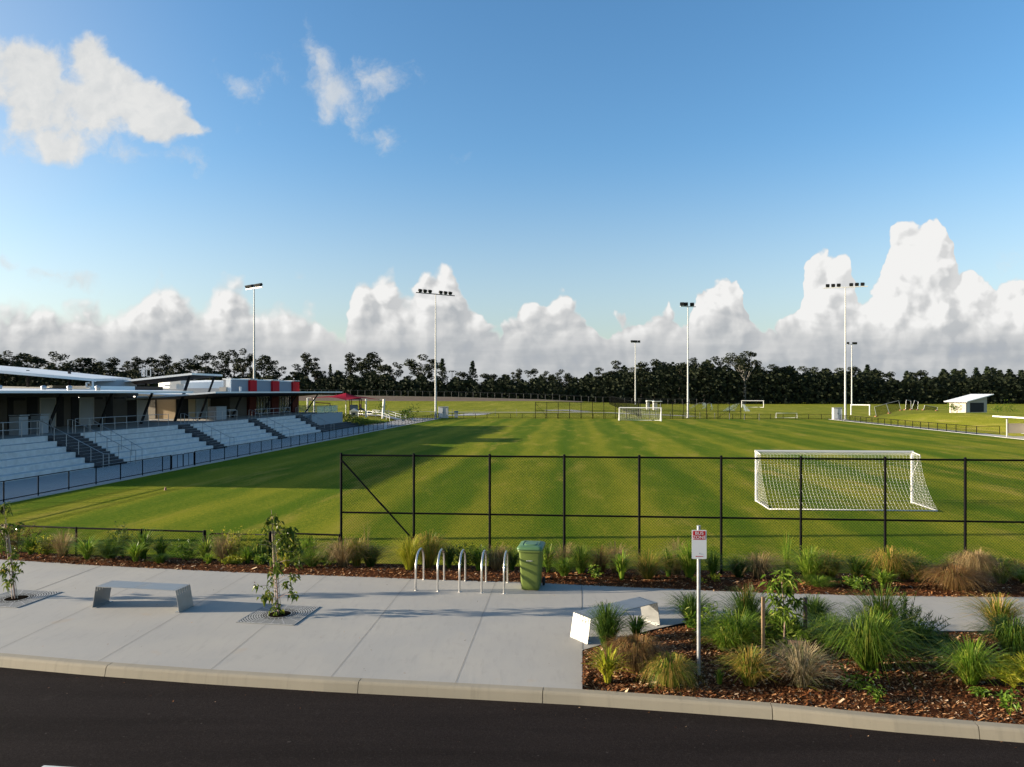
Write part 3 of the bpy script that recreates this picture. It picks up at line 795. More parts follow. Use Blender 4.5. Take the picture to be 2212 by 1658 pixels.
# single leaf gate between the two
ga, gb = lp[-1] + Vector((.09, 0, 0)), gp - Vector((.09, -.01, 0))
t = empty('mesh_gate', ga, 'small black pedestrian gate with a rounded corner in the low front fence', 'gate')
m = MB(); up = Vector((0, 0, 1)); d = (gb - ga).normalized()
arc = [ga + d * (.16 - .16 * math.cos(a)) + up * (.66 + .17 * math.sin(a)) for a in [R(15 * k) for k in range(7)]]
m.tube([ga + up * .08] + arc + [gb + up * .83, gb + up * .08, ga + up * .08], .020, 8); m.build('gate_frame', M['black'], t)
m = MB(); mid = ga.lerp(gb, .53); m.tube([mid + up * .08, mid + up * .83], .018, 8); m.build('gate_stile', M['black'], t)
m = MB(); mesh_panel(m, ga, gb, .09, .80, .056, .0028); m.build('chain_mesh', M['black_wire'], t)

# boundary fence along the grandstand side, with a double gate
def wpts(u, vs, z=.03): return [W(u, v, z) for v in vs]
v0 = [15.5 + 2.09 * i for i in range(14)] + [43.6]
fence('boundary_fence', wpts(-25.7, v0), .95, (.95, .10), 'near stretch of low black boundary fence below the grandstand', post_r=.030, rail_r=.022, pitch=.075, wr=.0022, thick=(14,), cap=.0)
v1 = [46.5 + 2.085 * i for i in range(23)] + [95.4]
fence('boundary_fence', wpts(-25.7, v1), .95, (.95, .10), 'long middle stretch of low black boundary fence past the terrace steps', post_r=.030, rail_r=.022, pitch=.09, wr=.0025, thick=(0, 18, 19), cap=.0)
v2 = [97.5 + 2.13 * i for i in range(20)]
fence('boundary_fence', wpts(-25.7, v2), .95, (.95, .10), 'far stretch of low black boundary fence running to the floodlit corner', post_r=.030, rail_r=.022, pitch=.14, wr=.004, cap=.0, n=6)
t = empty('double_gate', W(-25.7, 43.7, .03), 'double leaf black gate in the boundary fence opposite the dark stairs', 'gate')
for a, b, flip in ((43.72, 45.02, 0), (46.38, 45.08, 1)):
    pa, pb = W(-25.7, a, .03), W(-25.7, b, .03); d = (pb - pa).normalized(); m = MB()
    arc = [pa + d * (.12 - .12 * math.cos(x)) + up * (.80 + .12 * math.sin(x)) for x in [R(18 * k) for k in range(6)]]
    arc2 = [pb - d * (.12 - .12 * math.cos(x)) + up * (.80 + .12 * math.sin(x)) for x in [R(90 - 18 * k) for k in range(6)]]
    m.tube([pa + up * .08] + arc + arc2 + [pb + up * .08, pa + up * .08], .020, 6)
    q = pa.lerp(pb, .5); m.tube([q + up * .08, q + up * .92], .016, 6)
    m.build('gate_leaf', M['black'], t)
# far end and right side
FE = 138.0
fence('boundary_fence', [W(-25.7 + 2.3 * i, FE, 0) for i in range(18)], .95, (.95, .10), 'low black fence closing the far end left of the tall ball fence', post_r=.045, rail_r=.035, pitch=.14, wr=.005, cap=0, n=6)
fp = [W(A(p, 0, 1).x, 0) for p in (0,)]
def on_end(px, v=FE):
    k = (px - CX) / F; u = v * (k * cT - sT) / (cT + k * sT); return W(u, v, 0)
tf = [on_end(1156.5 + 24.65 * i) for i in range(19)]
fence('tall_mesh_fence', tf, 3.15, (3.15, 1.5), 'tall black ball fence at the far end, behind the far goal', post_r=.06, rail_r=.045, pitch=.20, wr=.008, n=6,
      braces=[(tf[0] + Vector((0, 0, 3.0)), tf[1] + Vector((0, 0, .5)), .03), (tf[-1] + Vector((0, 0, 2.9)), tf[-3] + Vector((0, 0, .3)), .03)])
pA, pB = on_end(1420), on_end(1800)
nn = int((pB - pA).length / 2.3)
fence('boundary_fence', [pA.lerp(pB, i / nn) + Vector((0, -.4, 0)) for i in range(nn + 1)], .95, (.95, .10), 'low black fence closing the far end right of the far goal', post_r=.045, rail_r=.035, pitch=.14, wr=.005, cap=0, n=6)
vr = [132.5 - 2.28 * i for i in range(20)]
fence('boundary_fence', [W(48.35, v, .03) for v in vr], .95, (.95, .10), 'low black fence along the pale path beneath the grassy mound', post_r=.045, rail_r=.035, pitch=.14, wr=.005, cap=0, n=6)
fence('boundary_fence', [W(48.35, vr[-1], .03), W(51.2, vr[-1] + .4, .05)], .95, (.95, .10), 'short black fence return leading to the dugout', post_r=.032, rail_r=.026, pitch=.10, wr=.003, cap=0)
fence('boundary_fence', [W(47.6, 78.6 - 1.5 * i, .03) for i in range(6)], .95, (.95, .10), 'black fence cut by the right picture edge in front of the dugout', post_r=.036, rail_r=.03, pitch=.08, wr=.0025, cap=0)
# fence running away between the two far fields
qa, qb = G(1384, 902, FZ), Vector((36, 262, .35))
fence('tall_mesh_fence', [qa.lerp(qb, i / 26) + Vector((0, 0, (ground_h(*qa.lerp(qb, i / 26)[:2]) - qa.lerp(qb, i / 26).z) if i > 2 else 0)) for i in range(27)], 3.1, (3.1,), 'tall dark fence running away between the two far fields', post_r=.045, rail_r=.04, pitch=.30, wr=.006, n=6)
# wire stock fence on the bank, in front of the wood
fx = [-150 + 3.1 * i for i in range(75)]
fence('perimeter_fence', [Vector((x, 304.5, ground_h(x, 304.5))) for x in fx], 2.3, (2.3, .1), 'long grey perimeter fence on the bank in front of the wood', post_r=.07, rail_r=.03, pitch=.5, wr=.012, mat='greypost', cap=0, n=5, mesh_mat='black_wire')
# galvanised posts beside the cross path
fence('post_row', [g_ for g_ in [G(1116 - 46.2 * i, 899.2 - .1 * i, FZ) for i in range(7)]][::-1], 1.5, (1.45,), 'row of pale posts with a wire beside the far cross path', cat='fence', post_r=.045, rail_r=.012, mesh=False, mat='greypost', cap=0, n=6)
fence('post_row', [G(1352 + 32.0 * i, 899.6 + 1.0 * i, FZ) for i in range(10)], 1.15, (), 'row of short white posts behind the far goal', cat='fence', post_r=.05, mesh=False, mat='greypost', cap=0, n=6)
# ================================================================= GOALS
def goal(BL, BR, depth_vec, H, label, net=True, pr=.06, arm=.85, pitch=.145, nr=.0027):
    """BL, BR: feet of the posts; depth_vec: from goal line to back bar"""
    t = empty('football_goal', BL, label, 'football goal', 'white football goals')
    U = Vector((0, 0, 1)); BL, BR = Vector(BL), Vector(BR); D = Vector(depth_vec); dn = D.normalized()
    for b in (BL, BR):
        m = MB(); m.tube([b, b + U * H], pr, 12); m.build('post', M['white'], t)
    m = MB(); m.tube([BL + U * (H - .03) - (BR - BL).normalized() * pr, BR + U * (H - .03) + (BR - BL).normalized() * pr], pr, 12); m.build('crossbar', M['white'], t)
    m = MB(); m.tube([BL + U * .04, BL + D + U * .04, BR + D + U * .04, BR + U * .04], pr * .55, 8); m.build('ground_frame', M['white'], t)
    if not net: return t
    for b in (BL, BR):
        e = b + U * (H - .10) + dn * arm
        m = MB(); m.tube([b + U * (H - .02), e - dn * .08, e + U * -.03, b + U * (H * .52)], pr * .36, 6); m.build('net_arm', M['white'], t)
    # net: back sheet hangs in a curve from the arms to the ground bar, two side sheets
    def curve(s):                                   # s 0..1 from crossbar over the arm down to the back bar
        if s < .22: q = s / .22; return dn * (arm * q) + U * (H - .05 - .06 * q)
        q = (s - .22) / .78
        dep = arm + (D.length - arm) * (q ** 1.9) ; z = (H - .11) * (1 - q) + .05 * q
        return dn * dep + U * z
    n = MB(); across = BR - BL; L = across.length; nx = int(L / pitch); ns = int(3.6 / pitch)
    for i in range(nx + 1):
        x = across * (i / nx); pts = [BL + x + curve(k / ns) for k in range(0, ns + 1)]
        sag = math.sin(math.pi * i / nx)
        pts = [p - dn * .10 * sag * math.sin(math.pi * k / ns) for k, p in enumerate(pts)]
        for a, b in zip(pts, pts[1:]): n.wire(a, b, nr)
    for k in range(1, ns):
        for i in range(nx):
            sg = lambda i: dn * .10 * math.sin(math.pi * i / nx) * math.sin(math.pi * k / ns)
            n.wire(BL + across * (i / nx) + curve(k / ns) - sg(i), BL + across * ((i + 1) / nx) + curve(k / ns) - sg(i + 1), nr)
    for b in (BL, BR):                              # sides
        for k in range(2, ns):
            c = curve(k / ns); z = c.z; dep = Vector((c.x, c.y, 0))
            kk = max(1, int(dep.length / pitch))
            for j in range(kk):
                bow = lambda q: U * (-.06 * math.sin(math.pi * q))
                n.wire(b + U * z + dep * (j / kk) + bow(j / kk), b + U * z + dep * ((j + 1) / kk) + bow((j + 1) / kk), nr)
        for j in range(1, int(D.length / pitch)):
            dep = j * pitch; top = None
            for k in range(ns + 1):
                c = curve(k / ns)
                if Vector((c.x, c.y, 0)).length >= dep: top = c.z; break
            if top: n.wire(b + dn * dep + U * .05, b + dn * dep + U * top, nr)
    n.build('net', M['net'], t)
    return t
gl, gr = G(1633.6, 1084, FZ), G(1970, 1087.3, FZ)
bl_, br_ = G(1666.4, 1103, FZ), G(2019, 1105.7, FZ)
goal(gl, gr, (bl_ + br_) / 2 - (gl + gr) / 2, 2.34, 'white football goal with net just beyond the tall mesh fence')
g1, g2_ = G(1338, 909.2, FZ), G(1428.5, 910.3, FZ)
goal(g1, g2_, Vector((.1, 2.2, 0)), 2.36, 'white football goal at the far end of the near pitch', pr=.085, pitch=.30, nr=.012)
goal(G(1602.5, 880.5, FZ), G(1649.5, 880.8, FZ), Vector((.2, 2.2, 0)), 2.3, 'small white goal far off beside the spraying sprinkler', False, pr=.13)
goal(G(1838.5, 899.6, FZ - .3), G(1878.6, 900.6, FZ - .3), Vector((.4, 3.2, 0)), 2.6, 'white goal behind the power cabinet at the right far corner', False, pr=.13)

# ================================================================= FLOODLIGHT MASTS
def mast(base, H, arm, lamps, label, r0=.20, r1=.085, lit='white', group='floodlight masts', face=None, ls=1.0):
    t = empty('floodlight_mast', base, label, 'floodlight mast', group)
    b = Vector(base); top = b + Vector((0, 0, H)); a = Vector((arm[0], arm[1], 0))
    m = MB(); m.tube([b, b + Vector((0, 0, H * .35)), top], [r0, r0 * .82, r1], 12); m.build('mast_pole', M['softwhite'], t)
    m = MB(); m.tube([b, b + Vector((0, 0, .05))], r0 * 1.9, 12, sm=False); m.build('base_plate', M['galv'], t)
    m = MB(); m.bar(top - a / 2 + Vector((0, 0, .05)), top + a / 2 + Vector((0, 0, .05)), .20, .14); m.build('crossarm', M[lit], t)
    f = Vector((face[0], face[1], 0)).normalized() if face else Vector((a.y, -a.x, 0)).normalized()
    yaw = math.atan2(f.y, f.x) - math.pi / 2
    for s in lamps:
        c = top + a * (s / 2) + Vector((0, 0, .50))
        m = MB(); m.box(c + Vector((0, 0, .02)), (.60 * ls, .46 * ls, .44 * ls), yaw, R(-28)); m.box(c + f * .24 + Vector((0, 0, -.05)), (.66 * ls, .10, .50 * ls), yaw, R(-28))
        lo = m.build('floodlight', M['dark'], t, bevel=.03)
        m = MB(); m.box(c + Vector((0, 0, -.30)), (.62 * ls, .08, .10), yaw); m.bar(c + Vector((0, 0, -.42)), c + Vector((0, 0, -.1)), .09); m.build('lamp_bracket', M['galv'], t)
    return t
six = (-.80, -.55, -.30, .26, .51, .76)
mast(G(941, 905.2, FZ), 23.9, (6.9, 4.6), six, 'floodlight mast at the left far corner, dark crossarm with six lamps', lit='dark')
mast(G(1826, 907.0, FZ), 24.6, (7.2, -2.4), six, 'tallest floodlight mast at right, beside the pale cabinet', face=(-2, -7))
mast(A(549, 900, 122), 22.0, (3.9, -2.9), six, 'floodlight mast rising behind the clubhouse, bright white crossarm', face=(-2.9, -3.9))
mast(G(1486, 903, FZ), 22.2, (3.3, .9), (-.75, -.25, .55), 'floodlight mast just right of the far goal, three lamps', face=(-1, -3.3), ls=1.25)
mast(A(1372.5, 877.5, 272), 24.3, (4.0, 1.2), (-.7, -.25, .2, .75), 'thin distant floodlight mast above the far goal', r0=.26, r1=.14, face=(-1, -3), ls=1.4)
mast(A(1840, 884, 270), 24.6, (4.0, .8), (-.8, .35, .85), 'thin distant floodlight mast right behind the tallest mast', r0=.26, r1=.14, face=(-1, -3), ls=1.4)

mast(W(-27.2, 21.3, 0), 23.9, (4.6, -6.9), six, 'floodlight mast at the near left corner, known by its long shadow across the grass', face=(7, 5))

# ================================================================= GRANDSTAND
CZ = 2.15                                     # concourse level above the field
st = empty('grandstand', W(-33, 50, 0), 'pale concrete terrace steps below the clubhouse with dark stair flights', 'grandstand')
TR, RS, U0 = .65, CZ / 6, -31.4
stairs = [(44.3, 47.4), (59.9, 61.9), (73.6, 75.6), (86.7, 89.0)]
segs = [(12, 44.3), (47.4, 59.9), (61.9, 73.6), (75.6, 86.7)]
for a, b in segs:
    for k in range(6):
        m = MB(); u1 = U0 - k * TR; m.wbox(u1 - (TR + .05 if k < 5 else .10), u1, a + .004, b - .004, -.1, RS * (k + 1) - .002 * 0)
        m.build('terrace_tier', M['tier'], st, bevel=.015)
for a, b in stairs:
    m = MB()
    for k in range(12):
        u1 = U0 + .25 - k * .315; m.wbox(u1 - .325, u1, a + .01, b - .01, -.1, CZ / 12 * (k + 1) - .004)
    so = m.build('stair_flight', M['tierdark'], st)
    m = MB()
    for k in range(12):
        u1 = U0 + .25 - k * .315; z = CZ / 12 * (k + 1) - .004; m.wbox(u1 - .06, u1 - .005, a + .35, b - .12, z, z + .006)
    m.build('step_nosing', M['softwhite'], so)
m = MB(); m.wbox(-60, U0 - 5 * TR - .095, 12, 101.6, -.2, CZ - .006); m.build('concourse', M['farpath'], st)
m = MB(); m.wbox(-33.9, -33.5, 89.3, 101.6, -.1, CZ + .02); m.wbox(-34.5, -33.9, 101.2, 101.6, -.1, CZ + .02); m.build('planter_wall', M['bluewall'], st)
for k in range(3):
    m = MB(); m.wbox(U0 - .25 - .65 * (k + 1), U0 - .25 - .65 * k, 89.2, 106.5 - 1.2 * k, -.1, .36 * (k + 1) * .62); m.build('terrace_tier', M['tierdark'], st)

# railings
def railing(pts, label, heights=(1.0, .52), posts=True, r=.024, group='steel handrails on the terrace'):
    pts = [Vector(p) for p in pts]; t = empty('handrail', pts[0], label, 'handrail', group)
    for i, h in enumerate(heights):
        m = MB(); m.tube([p + Vector((0, 0, h)) for p in pts], r, 6); m.build('rail', M['galv'], t)
    for p in pts:
        m = MB(); m.tube([p, p + Vector((0, 0, heights[0]))], r, 6); m.build('baluster_post', M['galv'], t)
    return t
ue = -34.95
for (a, b), lab in zip(((14, 43.9), (47.3, 58.9), (62.2, 71.6), (75.9, 85.6)), ('nearest concourse handrail, left of the first stair flight', 'concourse handrail between first and second stair flights', 'concourse handrail between second and third stair flights', 'concourse handrail in front of the glazed hall')):
    n = max(3, int((b - a) / 1.45)); railing([W(ue, lerp(a, b, i / n), CZ) for i in range(n + 1)], lab)
slab = [('first', 0), ('second', 1), ('third', 2), ('fourth', 3)]
for nm, i in slab:
    a, b = stairs[i]
    for v, side in ((a + .10, 'left'), (b - .10, 'right')) if i in (0,) else ((b - .08, 'right'),):
        pts = []
        for k in range(6):
            q = k / 5; pts.append(W(lerp(ue - .2, U0 + .55, q), v, lerp(CZ, .03, q)))
        pts = [W(ue - .55, v, CZ)] + pts + [W(U0 + .95, v, .03)]
        railing(pts, f'sloping handrail on the {side} of the {nm} dark stair flight', (.95,))
railing([W(lerp(ue, U0 + .4, k / 5), 48.9, lerp(CZ, .03, k / 5)) for k in range(6)], 'sloping handrail on pale tiers right of the first stair flight', (.95,))

# ================================================================= CLUBHOUSE
cl = empty('clubhouse', W(-45, 60, CZ), 'long low clubhouse with white skillion roofs and slanted dark posts', 'clubhouse')
def roofslab(name, corners, thick, parent, mat_top='roof', mat_under='soffit', fascia='roof'):
    """corners are top points, in order; sheet on top, dark soffit below, a fascia round the edge"""
    c = [Vector(p) for p in corners]; dn = Vector((0, 0, -thick))
    m = MB(); m.add(c, [list(range(len(c)))]); m.hexa([p + dn for p in c], [p + Vector((0, 0, -.004)) for p in c])
    o = m.build(name, M[fascia], parent)
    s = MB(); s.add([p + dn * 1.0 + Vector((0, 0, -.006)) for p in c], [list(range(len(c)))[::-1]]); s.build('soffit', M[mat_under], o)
    return o
RF1, RF2 = 5.13, 5.12
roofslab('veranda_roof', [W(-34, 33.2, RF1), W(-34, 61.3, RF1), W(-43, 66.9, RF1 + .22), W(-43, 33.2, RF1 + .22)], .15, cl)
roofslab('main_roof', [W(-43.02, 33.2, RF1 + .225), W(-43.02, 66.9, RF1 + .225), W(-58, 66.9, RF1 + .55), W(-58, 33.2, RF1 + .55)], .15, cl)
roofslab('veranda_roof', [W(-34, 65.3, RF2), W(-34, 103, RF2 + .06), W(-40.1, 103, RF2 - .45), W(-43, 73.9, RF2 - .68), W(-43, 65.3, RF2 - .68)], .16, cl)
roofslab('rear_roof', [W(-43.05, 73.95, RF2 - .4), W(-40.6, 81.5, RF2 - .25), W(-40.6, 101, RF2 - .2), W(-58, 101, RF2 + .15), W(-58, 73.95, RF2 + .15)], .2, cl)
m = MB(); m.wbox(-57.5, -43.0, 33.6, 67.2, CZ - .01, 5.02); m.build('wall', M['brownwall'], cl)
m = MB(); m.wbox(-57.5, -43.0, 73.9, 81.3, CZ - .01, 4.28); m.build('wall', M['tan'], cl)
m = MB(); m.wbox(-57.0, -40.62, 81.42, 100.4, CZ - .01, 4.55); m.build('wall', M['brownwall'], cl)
# doors and openings along the first wing, all under the veranda
def panel(u, v0, v1, z0, z1, mat, name, parent=cl, t=.05, frame=None):
    m = MB(); m.wbox(u, u + t, v0, v1, z0, z1); o = m.build(name, M[mat], parent)
    if frame:
        f = MB(); w = .09
        f.wbox(u, u + t + .03, v0 - w, v0 - .003, z0, z1 + w); f.wbox(u, u + t + .03, v1 + .003, v1 + w, z0, z1 + w); f.wbox(u, u + t + .03, v0 - .003, v1 + .003, z1 + .003, z1 + w)
        f.build('frame', M[frame], o)
    return o
zz = CZ
pv = lambda x: v_at((x / 2.211) / 1.8337, -42.95)
for a, b, z1, mt, nm, fr in ((355, 480, 2.35, 'doorgrey', 'door', 'softwhite'), (698, 815, 2.35, 'doorgrey', 'door', 'softwhite'), (1202, 1290, 2.45, 'doorgrey', 'door', 'softwhite')):
    panel(-42.985, pv(a), pv(b), zz + .02, zz + z1, mt, nm, frame=fr)
for a, b in ((70, 120), (240, 330), (500, 560), (625, 690), (930, 990), (1120, 1195)):
    panel(-42.985, pv(a), pv(b), zz + .02, zz + 2.5, 'dark', 'doorway', t=.03)
for a, b in ((90, 220), (820, 900), (1000, 1090)):
    panel(-42.985, pv(a), pv(b), zz + 2.25, zz + 2.45, 'dark', 'name_board', t=.05)
pv2 = lambda x: v_at((x / 2.211) / 1.8337, -42.95)
panel(-42.985, pv2(1545), pv2(1650), zz + .02, zz + 2.3, 'dark', 'doorway', t=.03)
panel(-42.985, pv2(1715), pv2(1815), zz + .02, zz + 2.2, 'doorgrey', 'door', frame='softwhite')
# end wall of the second wing, seen through the breezeway, with its door
m = MB(); m.wbox(-43.9, -43.0 - .02, 73.83, 73.895, CZ, 4.25); m.build('end_pilaster', M['tan'], cl)
m = MB(); m.wbox(-47.2, -45.3, 73.82, 73.895, CZ + .02, CZ + 2.05); dr = m.build('door', M['cream'], cl)
m = MB(); m.wbox(-47.32, -47.2, 73.81, 73.895, CZ + .02, CZ + 2.15); m.wbox(-45.3, -45.18, 73.81, 73.895, CZ + .02, CZ + 2.15); m.wbox(-47.2, -45.3, 73.81, 73.895, CZ + 2.05, CZ + 2.15); m.build('frame', M['dark'], dr)
# serving hatch and glazed hall front
ph = lambda x: v_at((600 + x / 3.16) / 1.8337, -40.55)
panel(-42.985, v_at((600 + 735 / 3.16) / 1.8337, -42.95), 81.1, zz + .95, zz + 2.2, 'dark', 'serving_hatch', frame='softwhite')
for a, b in ((1200, 1285), (1485, 1570), (1742, 1820)):
    m = MB(); m.wbox(-40.62, -40.25, ph(a), ph(b), CZ, 4.6); m.build('brick_pier', M['brick'], cl)
for a, b in ((1288, 1482), (1573, 1738)):
    g_ = panel(-40.6, ph(a) + .1, ph(b) - .1, zz + .02, zz + 2.35, 'glass', 'glazed_doors')
    f = MB(); n = 5
    for k in range(n + 1):
        v = lerp(ph(a) + .1, ph(b) - .1, k / n); f.wbox(-40.545, -40.50, v - .05, v + .05, zz + .03, zz + 2.4)
    f.wbox(-40.544, -40.501, ph(a) + .16, ph(b) - .16, zz + 2.30, zz + 2.40); f.build('frame', M['softwhite'], g_)
# parapet of the hall with red insets
par = MB(); pt = 6.58
par.wbox(-41.4, -40.45, 81.4, 100.45, 5.0, pt); par.wbox(-57, -41.4, 81.4, 81.9, 4.6, 5.55); po = par.build('parapet', M['greywall'], cl)
pc = MB(); pc.wbox(-41.5, -40.38, 81.3, 100.5, pt, pt + .13); pc.build('coping', M['roof'], po)
pe = MB(); pe.wbox(-41.0, -40.44, 81.22, 81.39, 4.95, pt + .01); pe.build('end_cap', M['roof'], po)
for a, b in ((1200, 1285), (1485, 1570), (1742, 1822)):
    pr_ = MB(); pr_.wbox(-40.44, -40.18, ph(a), ph(b), 5.0, pt + .02); pr_.build('red_panel', M['red'], po)
    pr_ = MB(); pr_.wbox(-41.52, -40.12, ph(a) - .06, ph(b) + .06, pt + .135, pt + .20); pr_.build('coping', M['roof'], po)
# slanted steel posts under the veranda eaves
for v, u, ut in ((38.5, -39.3, -38.7), (44.5, -39.3, -38.7), (50.5, -39.3, -38.7), (56.4, -39.3, -38.7), (62.0, -39.2, -38.6), (79.5, -39.2, -38.5), (87.5, -39.3, -38.3), (93.0, -38.6, -37.2), (98.6, -37.9, -36.3)):
    m = MB(); zt = RF1 - .1 if v < 64 else RF2 - .16 - .62 * (-34 - ut) / 8
    m.bar(W(u, v - .35, CZ), W(ut, v + .45, zt), .22, .16); m.build('slanted_post', M['dark'], cl)
# breezeway canopy on long posts
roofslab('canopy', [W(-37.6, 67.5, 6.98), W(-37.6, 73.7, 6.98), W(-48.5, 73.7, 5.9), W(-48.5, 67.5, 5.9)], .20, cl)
for v, a, b in ((68.4, -39.6, -38.6), (72.6, -39.4, -38.2)):
    m = MB(); m.bar(W(a, v - .5, CZ), W(b, v + .5, 6.72), .24, .18); m.build('slanted_post', M['dark'], cl)
for v, u in ((69, -45.5), (72.5, -45.5)):
    m = MB(); m.bar(W(u, v, 5.2), W(u, v, 6.0), .18); m.build('stub_post', M['dark'], cl)
# long raised roof at the back
hr = [A(-120, 790, 54), A(202, 818.6, 60), A(283, 817.6, 78), A(83, 797.0, 80), A(-120, 780.0, 82)]
roofslab('upper_roof', hr, .22, cl)
m = MB(); q0, q1 = A(196, 822, 66), A(282, 822, 72)
m.hexa([Vector((p.x, p.y, 5.2 + FZ)) for p in (q0, q1, q1 + Vector((-2, 5, 0)), q0 + Vector((-2, 5, 0)))], [Vector((p.x, p.y, p.z)) for p in (q0, q1, q1 + Vector((-2, 5, 0)), q0 + Vector((-2, 5, 0)))])
m.build('clerestory', M['bluewall'], cl)
for px, Y in ((-40, 66), (60, 68), (150, 70)):
    p = A(px, 800, Y); m = MB(); m.bar(Vector((p.x, p.y, 5.0)), Vector((p.x, p.y, p.z)), .2); m.build('stub_post', M['dark'], cl)
# plant screens, downpipes, vents on the roof
za2 = lambda x, y: ((x / 3.16) / 1.8337, (1400 + y / 3.16) / 1.8337)
def screen(x0, x1, y0, Y0, Y1, mat, name, dep=3.0):
    p, q = A(*za2(x0, y0), Y0), A(*za2(x1, y0), Y1); d = (q - p); n_ = Vector((-d.y, d.x, 0)).normalized() * dep
    m = MB(); base = [p, q, q + n_, p + n_]
    m.hexa([Vector((b.x, b.y, 4.95)) for b in base], [Vector((b.x, b.y, p.z)) for b in base]); return m.build(name, M[mat], cl)
screen(655, 1120, 404, 66, 68, 'softwhite', 'roof_plinth')
screen(1130, 1690, 410, 60, 64, 'roof', 'roof_plinth')
screen(1692, 2040, 416, 64, 67, 'timberdark', 'louvre_screen', 2.5)
m = MB()
for x in (1082, 1162):
    a, b = A(*za2(x, 372 if x < 1100 else 350), 60), A(*za2(x, 425), 60); m.tube([a + Vector((.25, 0, .02)), a, b], .09, 7)
m.build('downpipe', M['roof'], cl)
for x in (-10, 545, 870, 1225):
    p = A(*za2(x, 462), 52 if x > 400 else 49); m = MB(); z0 = RF1 + FZ + .05
    m.tube([Vector((p.x, p.y, z0)), Vector((p.x, p.y, z0 + .12)), Vector((p.x, p.y, z0 + .28)), Vector((p.x, p.y, z0 + .36))], [.16, .16, .20, .08], 12); m.build('roof_vent', M['galv'], cl)
zb3 = lambda x, y: ((600 + x / 3.16) / 1.8337, (1400 + y / 3.16) / 1.8337)
def rbox(x0, x1, y0, y1, Y, mat, name, dep=1.6):
    p, q = A(*zb3(x0, y0), Y), A(*zb3(x1, y1), Y); m = MB(); m.box(((p.x + q.x) / 2, Y + dep / 2, (p.z + q.z) / 2), (q.x - p.x, dep, p.z - q.z), -TH); return m.build(name, M[mat], cl)
rbox(228, 320, 385, 450, 82, 'softwhite', 'air_handler'); rbox(232, 375, 340, 384, 82.5, 'softwhite', 'air_handler', 1.2)
rbox(855, 940, 425, 478, 84, 'cream', 'air_handler'); rbox(1098, 1112, 420, 478, 84, 'white', 'flue', .4)
rbox(165, 230, 395, 415, 86, 'galv', 'air_handler')
screen2 = MB(); p, q = A(*zb3(370, 372), 95), A(*zb3(1035, 345), 97)
screen2.hexa([p + Vector((0, 0, -.9)), q + Vector((0, 0, -1.4)), q + Vector((-9, 12, -1.4)), p + Vector((-9, 12, -.9))], [p, q, q + Vector((-9, 12, .3)), p + Vector((-9, 12, .3))])
screen2.build('hall_roof', M['roof'], cl)
m = MB()                                       # white frames standing on the roof
for x0, x1 in ((1775, 1812), (1835, 1885)):
    a, b, c, d = (A(*za2(x, y), 76) for x, y in ((x0, 205), (x1, 205), (x1, 290), (x0, 290)))
    for s, e in ((a, b), (b, c), (c, d), (d, a)): m.bar(s, e, .07)
m.build('aerial_frame', M['white'], cl)
# ceiling lamps under the eaves are lit
em, et, eb = new_mat('lit_downlight'); eb.inputs['Emission Color'].default_value = (1, .9, .75, 1); eb.inputs['Emission Strength'].default_value = 4.0
for x, y in ((500, 563), (978, 556), (1680, 547)):
    p = A(*za2(x, y), 62); m = MB(); m.tube([p, p + Vector((0, 0, .05))], .07, 8, sm=False); m.build('downlight', em, cl)
# pair of grey cubicles at the head of the first stair
for v, lab in ((45.0, 'grey cubicle with tube rail on the concourse, nearer of two by the first stair'), (46.9, 'grey cubicle with tube rail on the concourse, farther of two by the first stair')):
    b = W(-37.3, v, CZ); t = empty('ticket_cubicle', b, lab, 'cubicle', 'cubicles on the concourse')
    m = MB(); m.box(b + Vector((0, 0, .62)), (.7, .8, 1.24), -TH); m.box(b + Vector((.1, -.1, 1.33)), (.8, .9, .06), -TH); m.build('cabinet', M['doorgrey'], t)
    m = MB(); m.tube([b + Vector((.5, -.45, 0)), b + Vector((.5, -.45, 1.0)), b + Vector((.5, .45, 1.0)), b + Vector((.5, .45, 0))], .02, 6); m.build('rail', M['galv'], t)
t = empty('ticket_cubicle', W(-37.6, 72.0, CZ), 'grey counter block on the concourse beyond the breezeway', 'cubicle', 'cubicles on the concourse'); b = W(-37.6, 72.6, CZ)
m = MB(); m.box(b + Vector((0, 0, .7)), (.9, 2.2, 1.4), -TH); m.build('cabinet', M['doorgrey'], t); m = MB(); m.box(b + Vector((.5, 1.9, 1.0)), (.7, 1.6, .06), -TH); m.build('shelf', M['softwhite'], t)
# end balustrade with pale green panels
t = empty('balustrade', W(-34.2, 101.4, CZ), 'balustrade of pale green panels at the far end of the concourse', 'balustrade')
be = [W(-34.2, 93.0, CZ), W(-34.2, 95.9, CZ), W(-34.2, 98.7, CZ), W(-34.2, 101.4, CZ), W(-37.2, 101.4, CZ), W(-40.2, 101.4, CZ)]
gmt, gt, gb = new_mat('green_tinted_glass'); gb.inputs['Base Color'].default_value = (.55, .72, .58, 1); gb.inputs['Roughness'].default_value = .1; gb.inputs['Alpha'].default_value = .38
for a, b in zip(be, be[1:]):
    m = MB(); m.bar(a.lerp(b, .03) + up * .52, a.lerp(b, .97) + up * .52, .012, .86); m.build('glass_panel', gmt, t)
m = MB(); m.tube([p + up * 1.0 for p in be], .022, 6); m.build('rail', M['galv'], t)
for p in be: m = MB(); m.tube([p, p + up * 1.0], .022, 6); m.build('post', M['galv'], t)

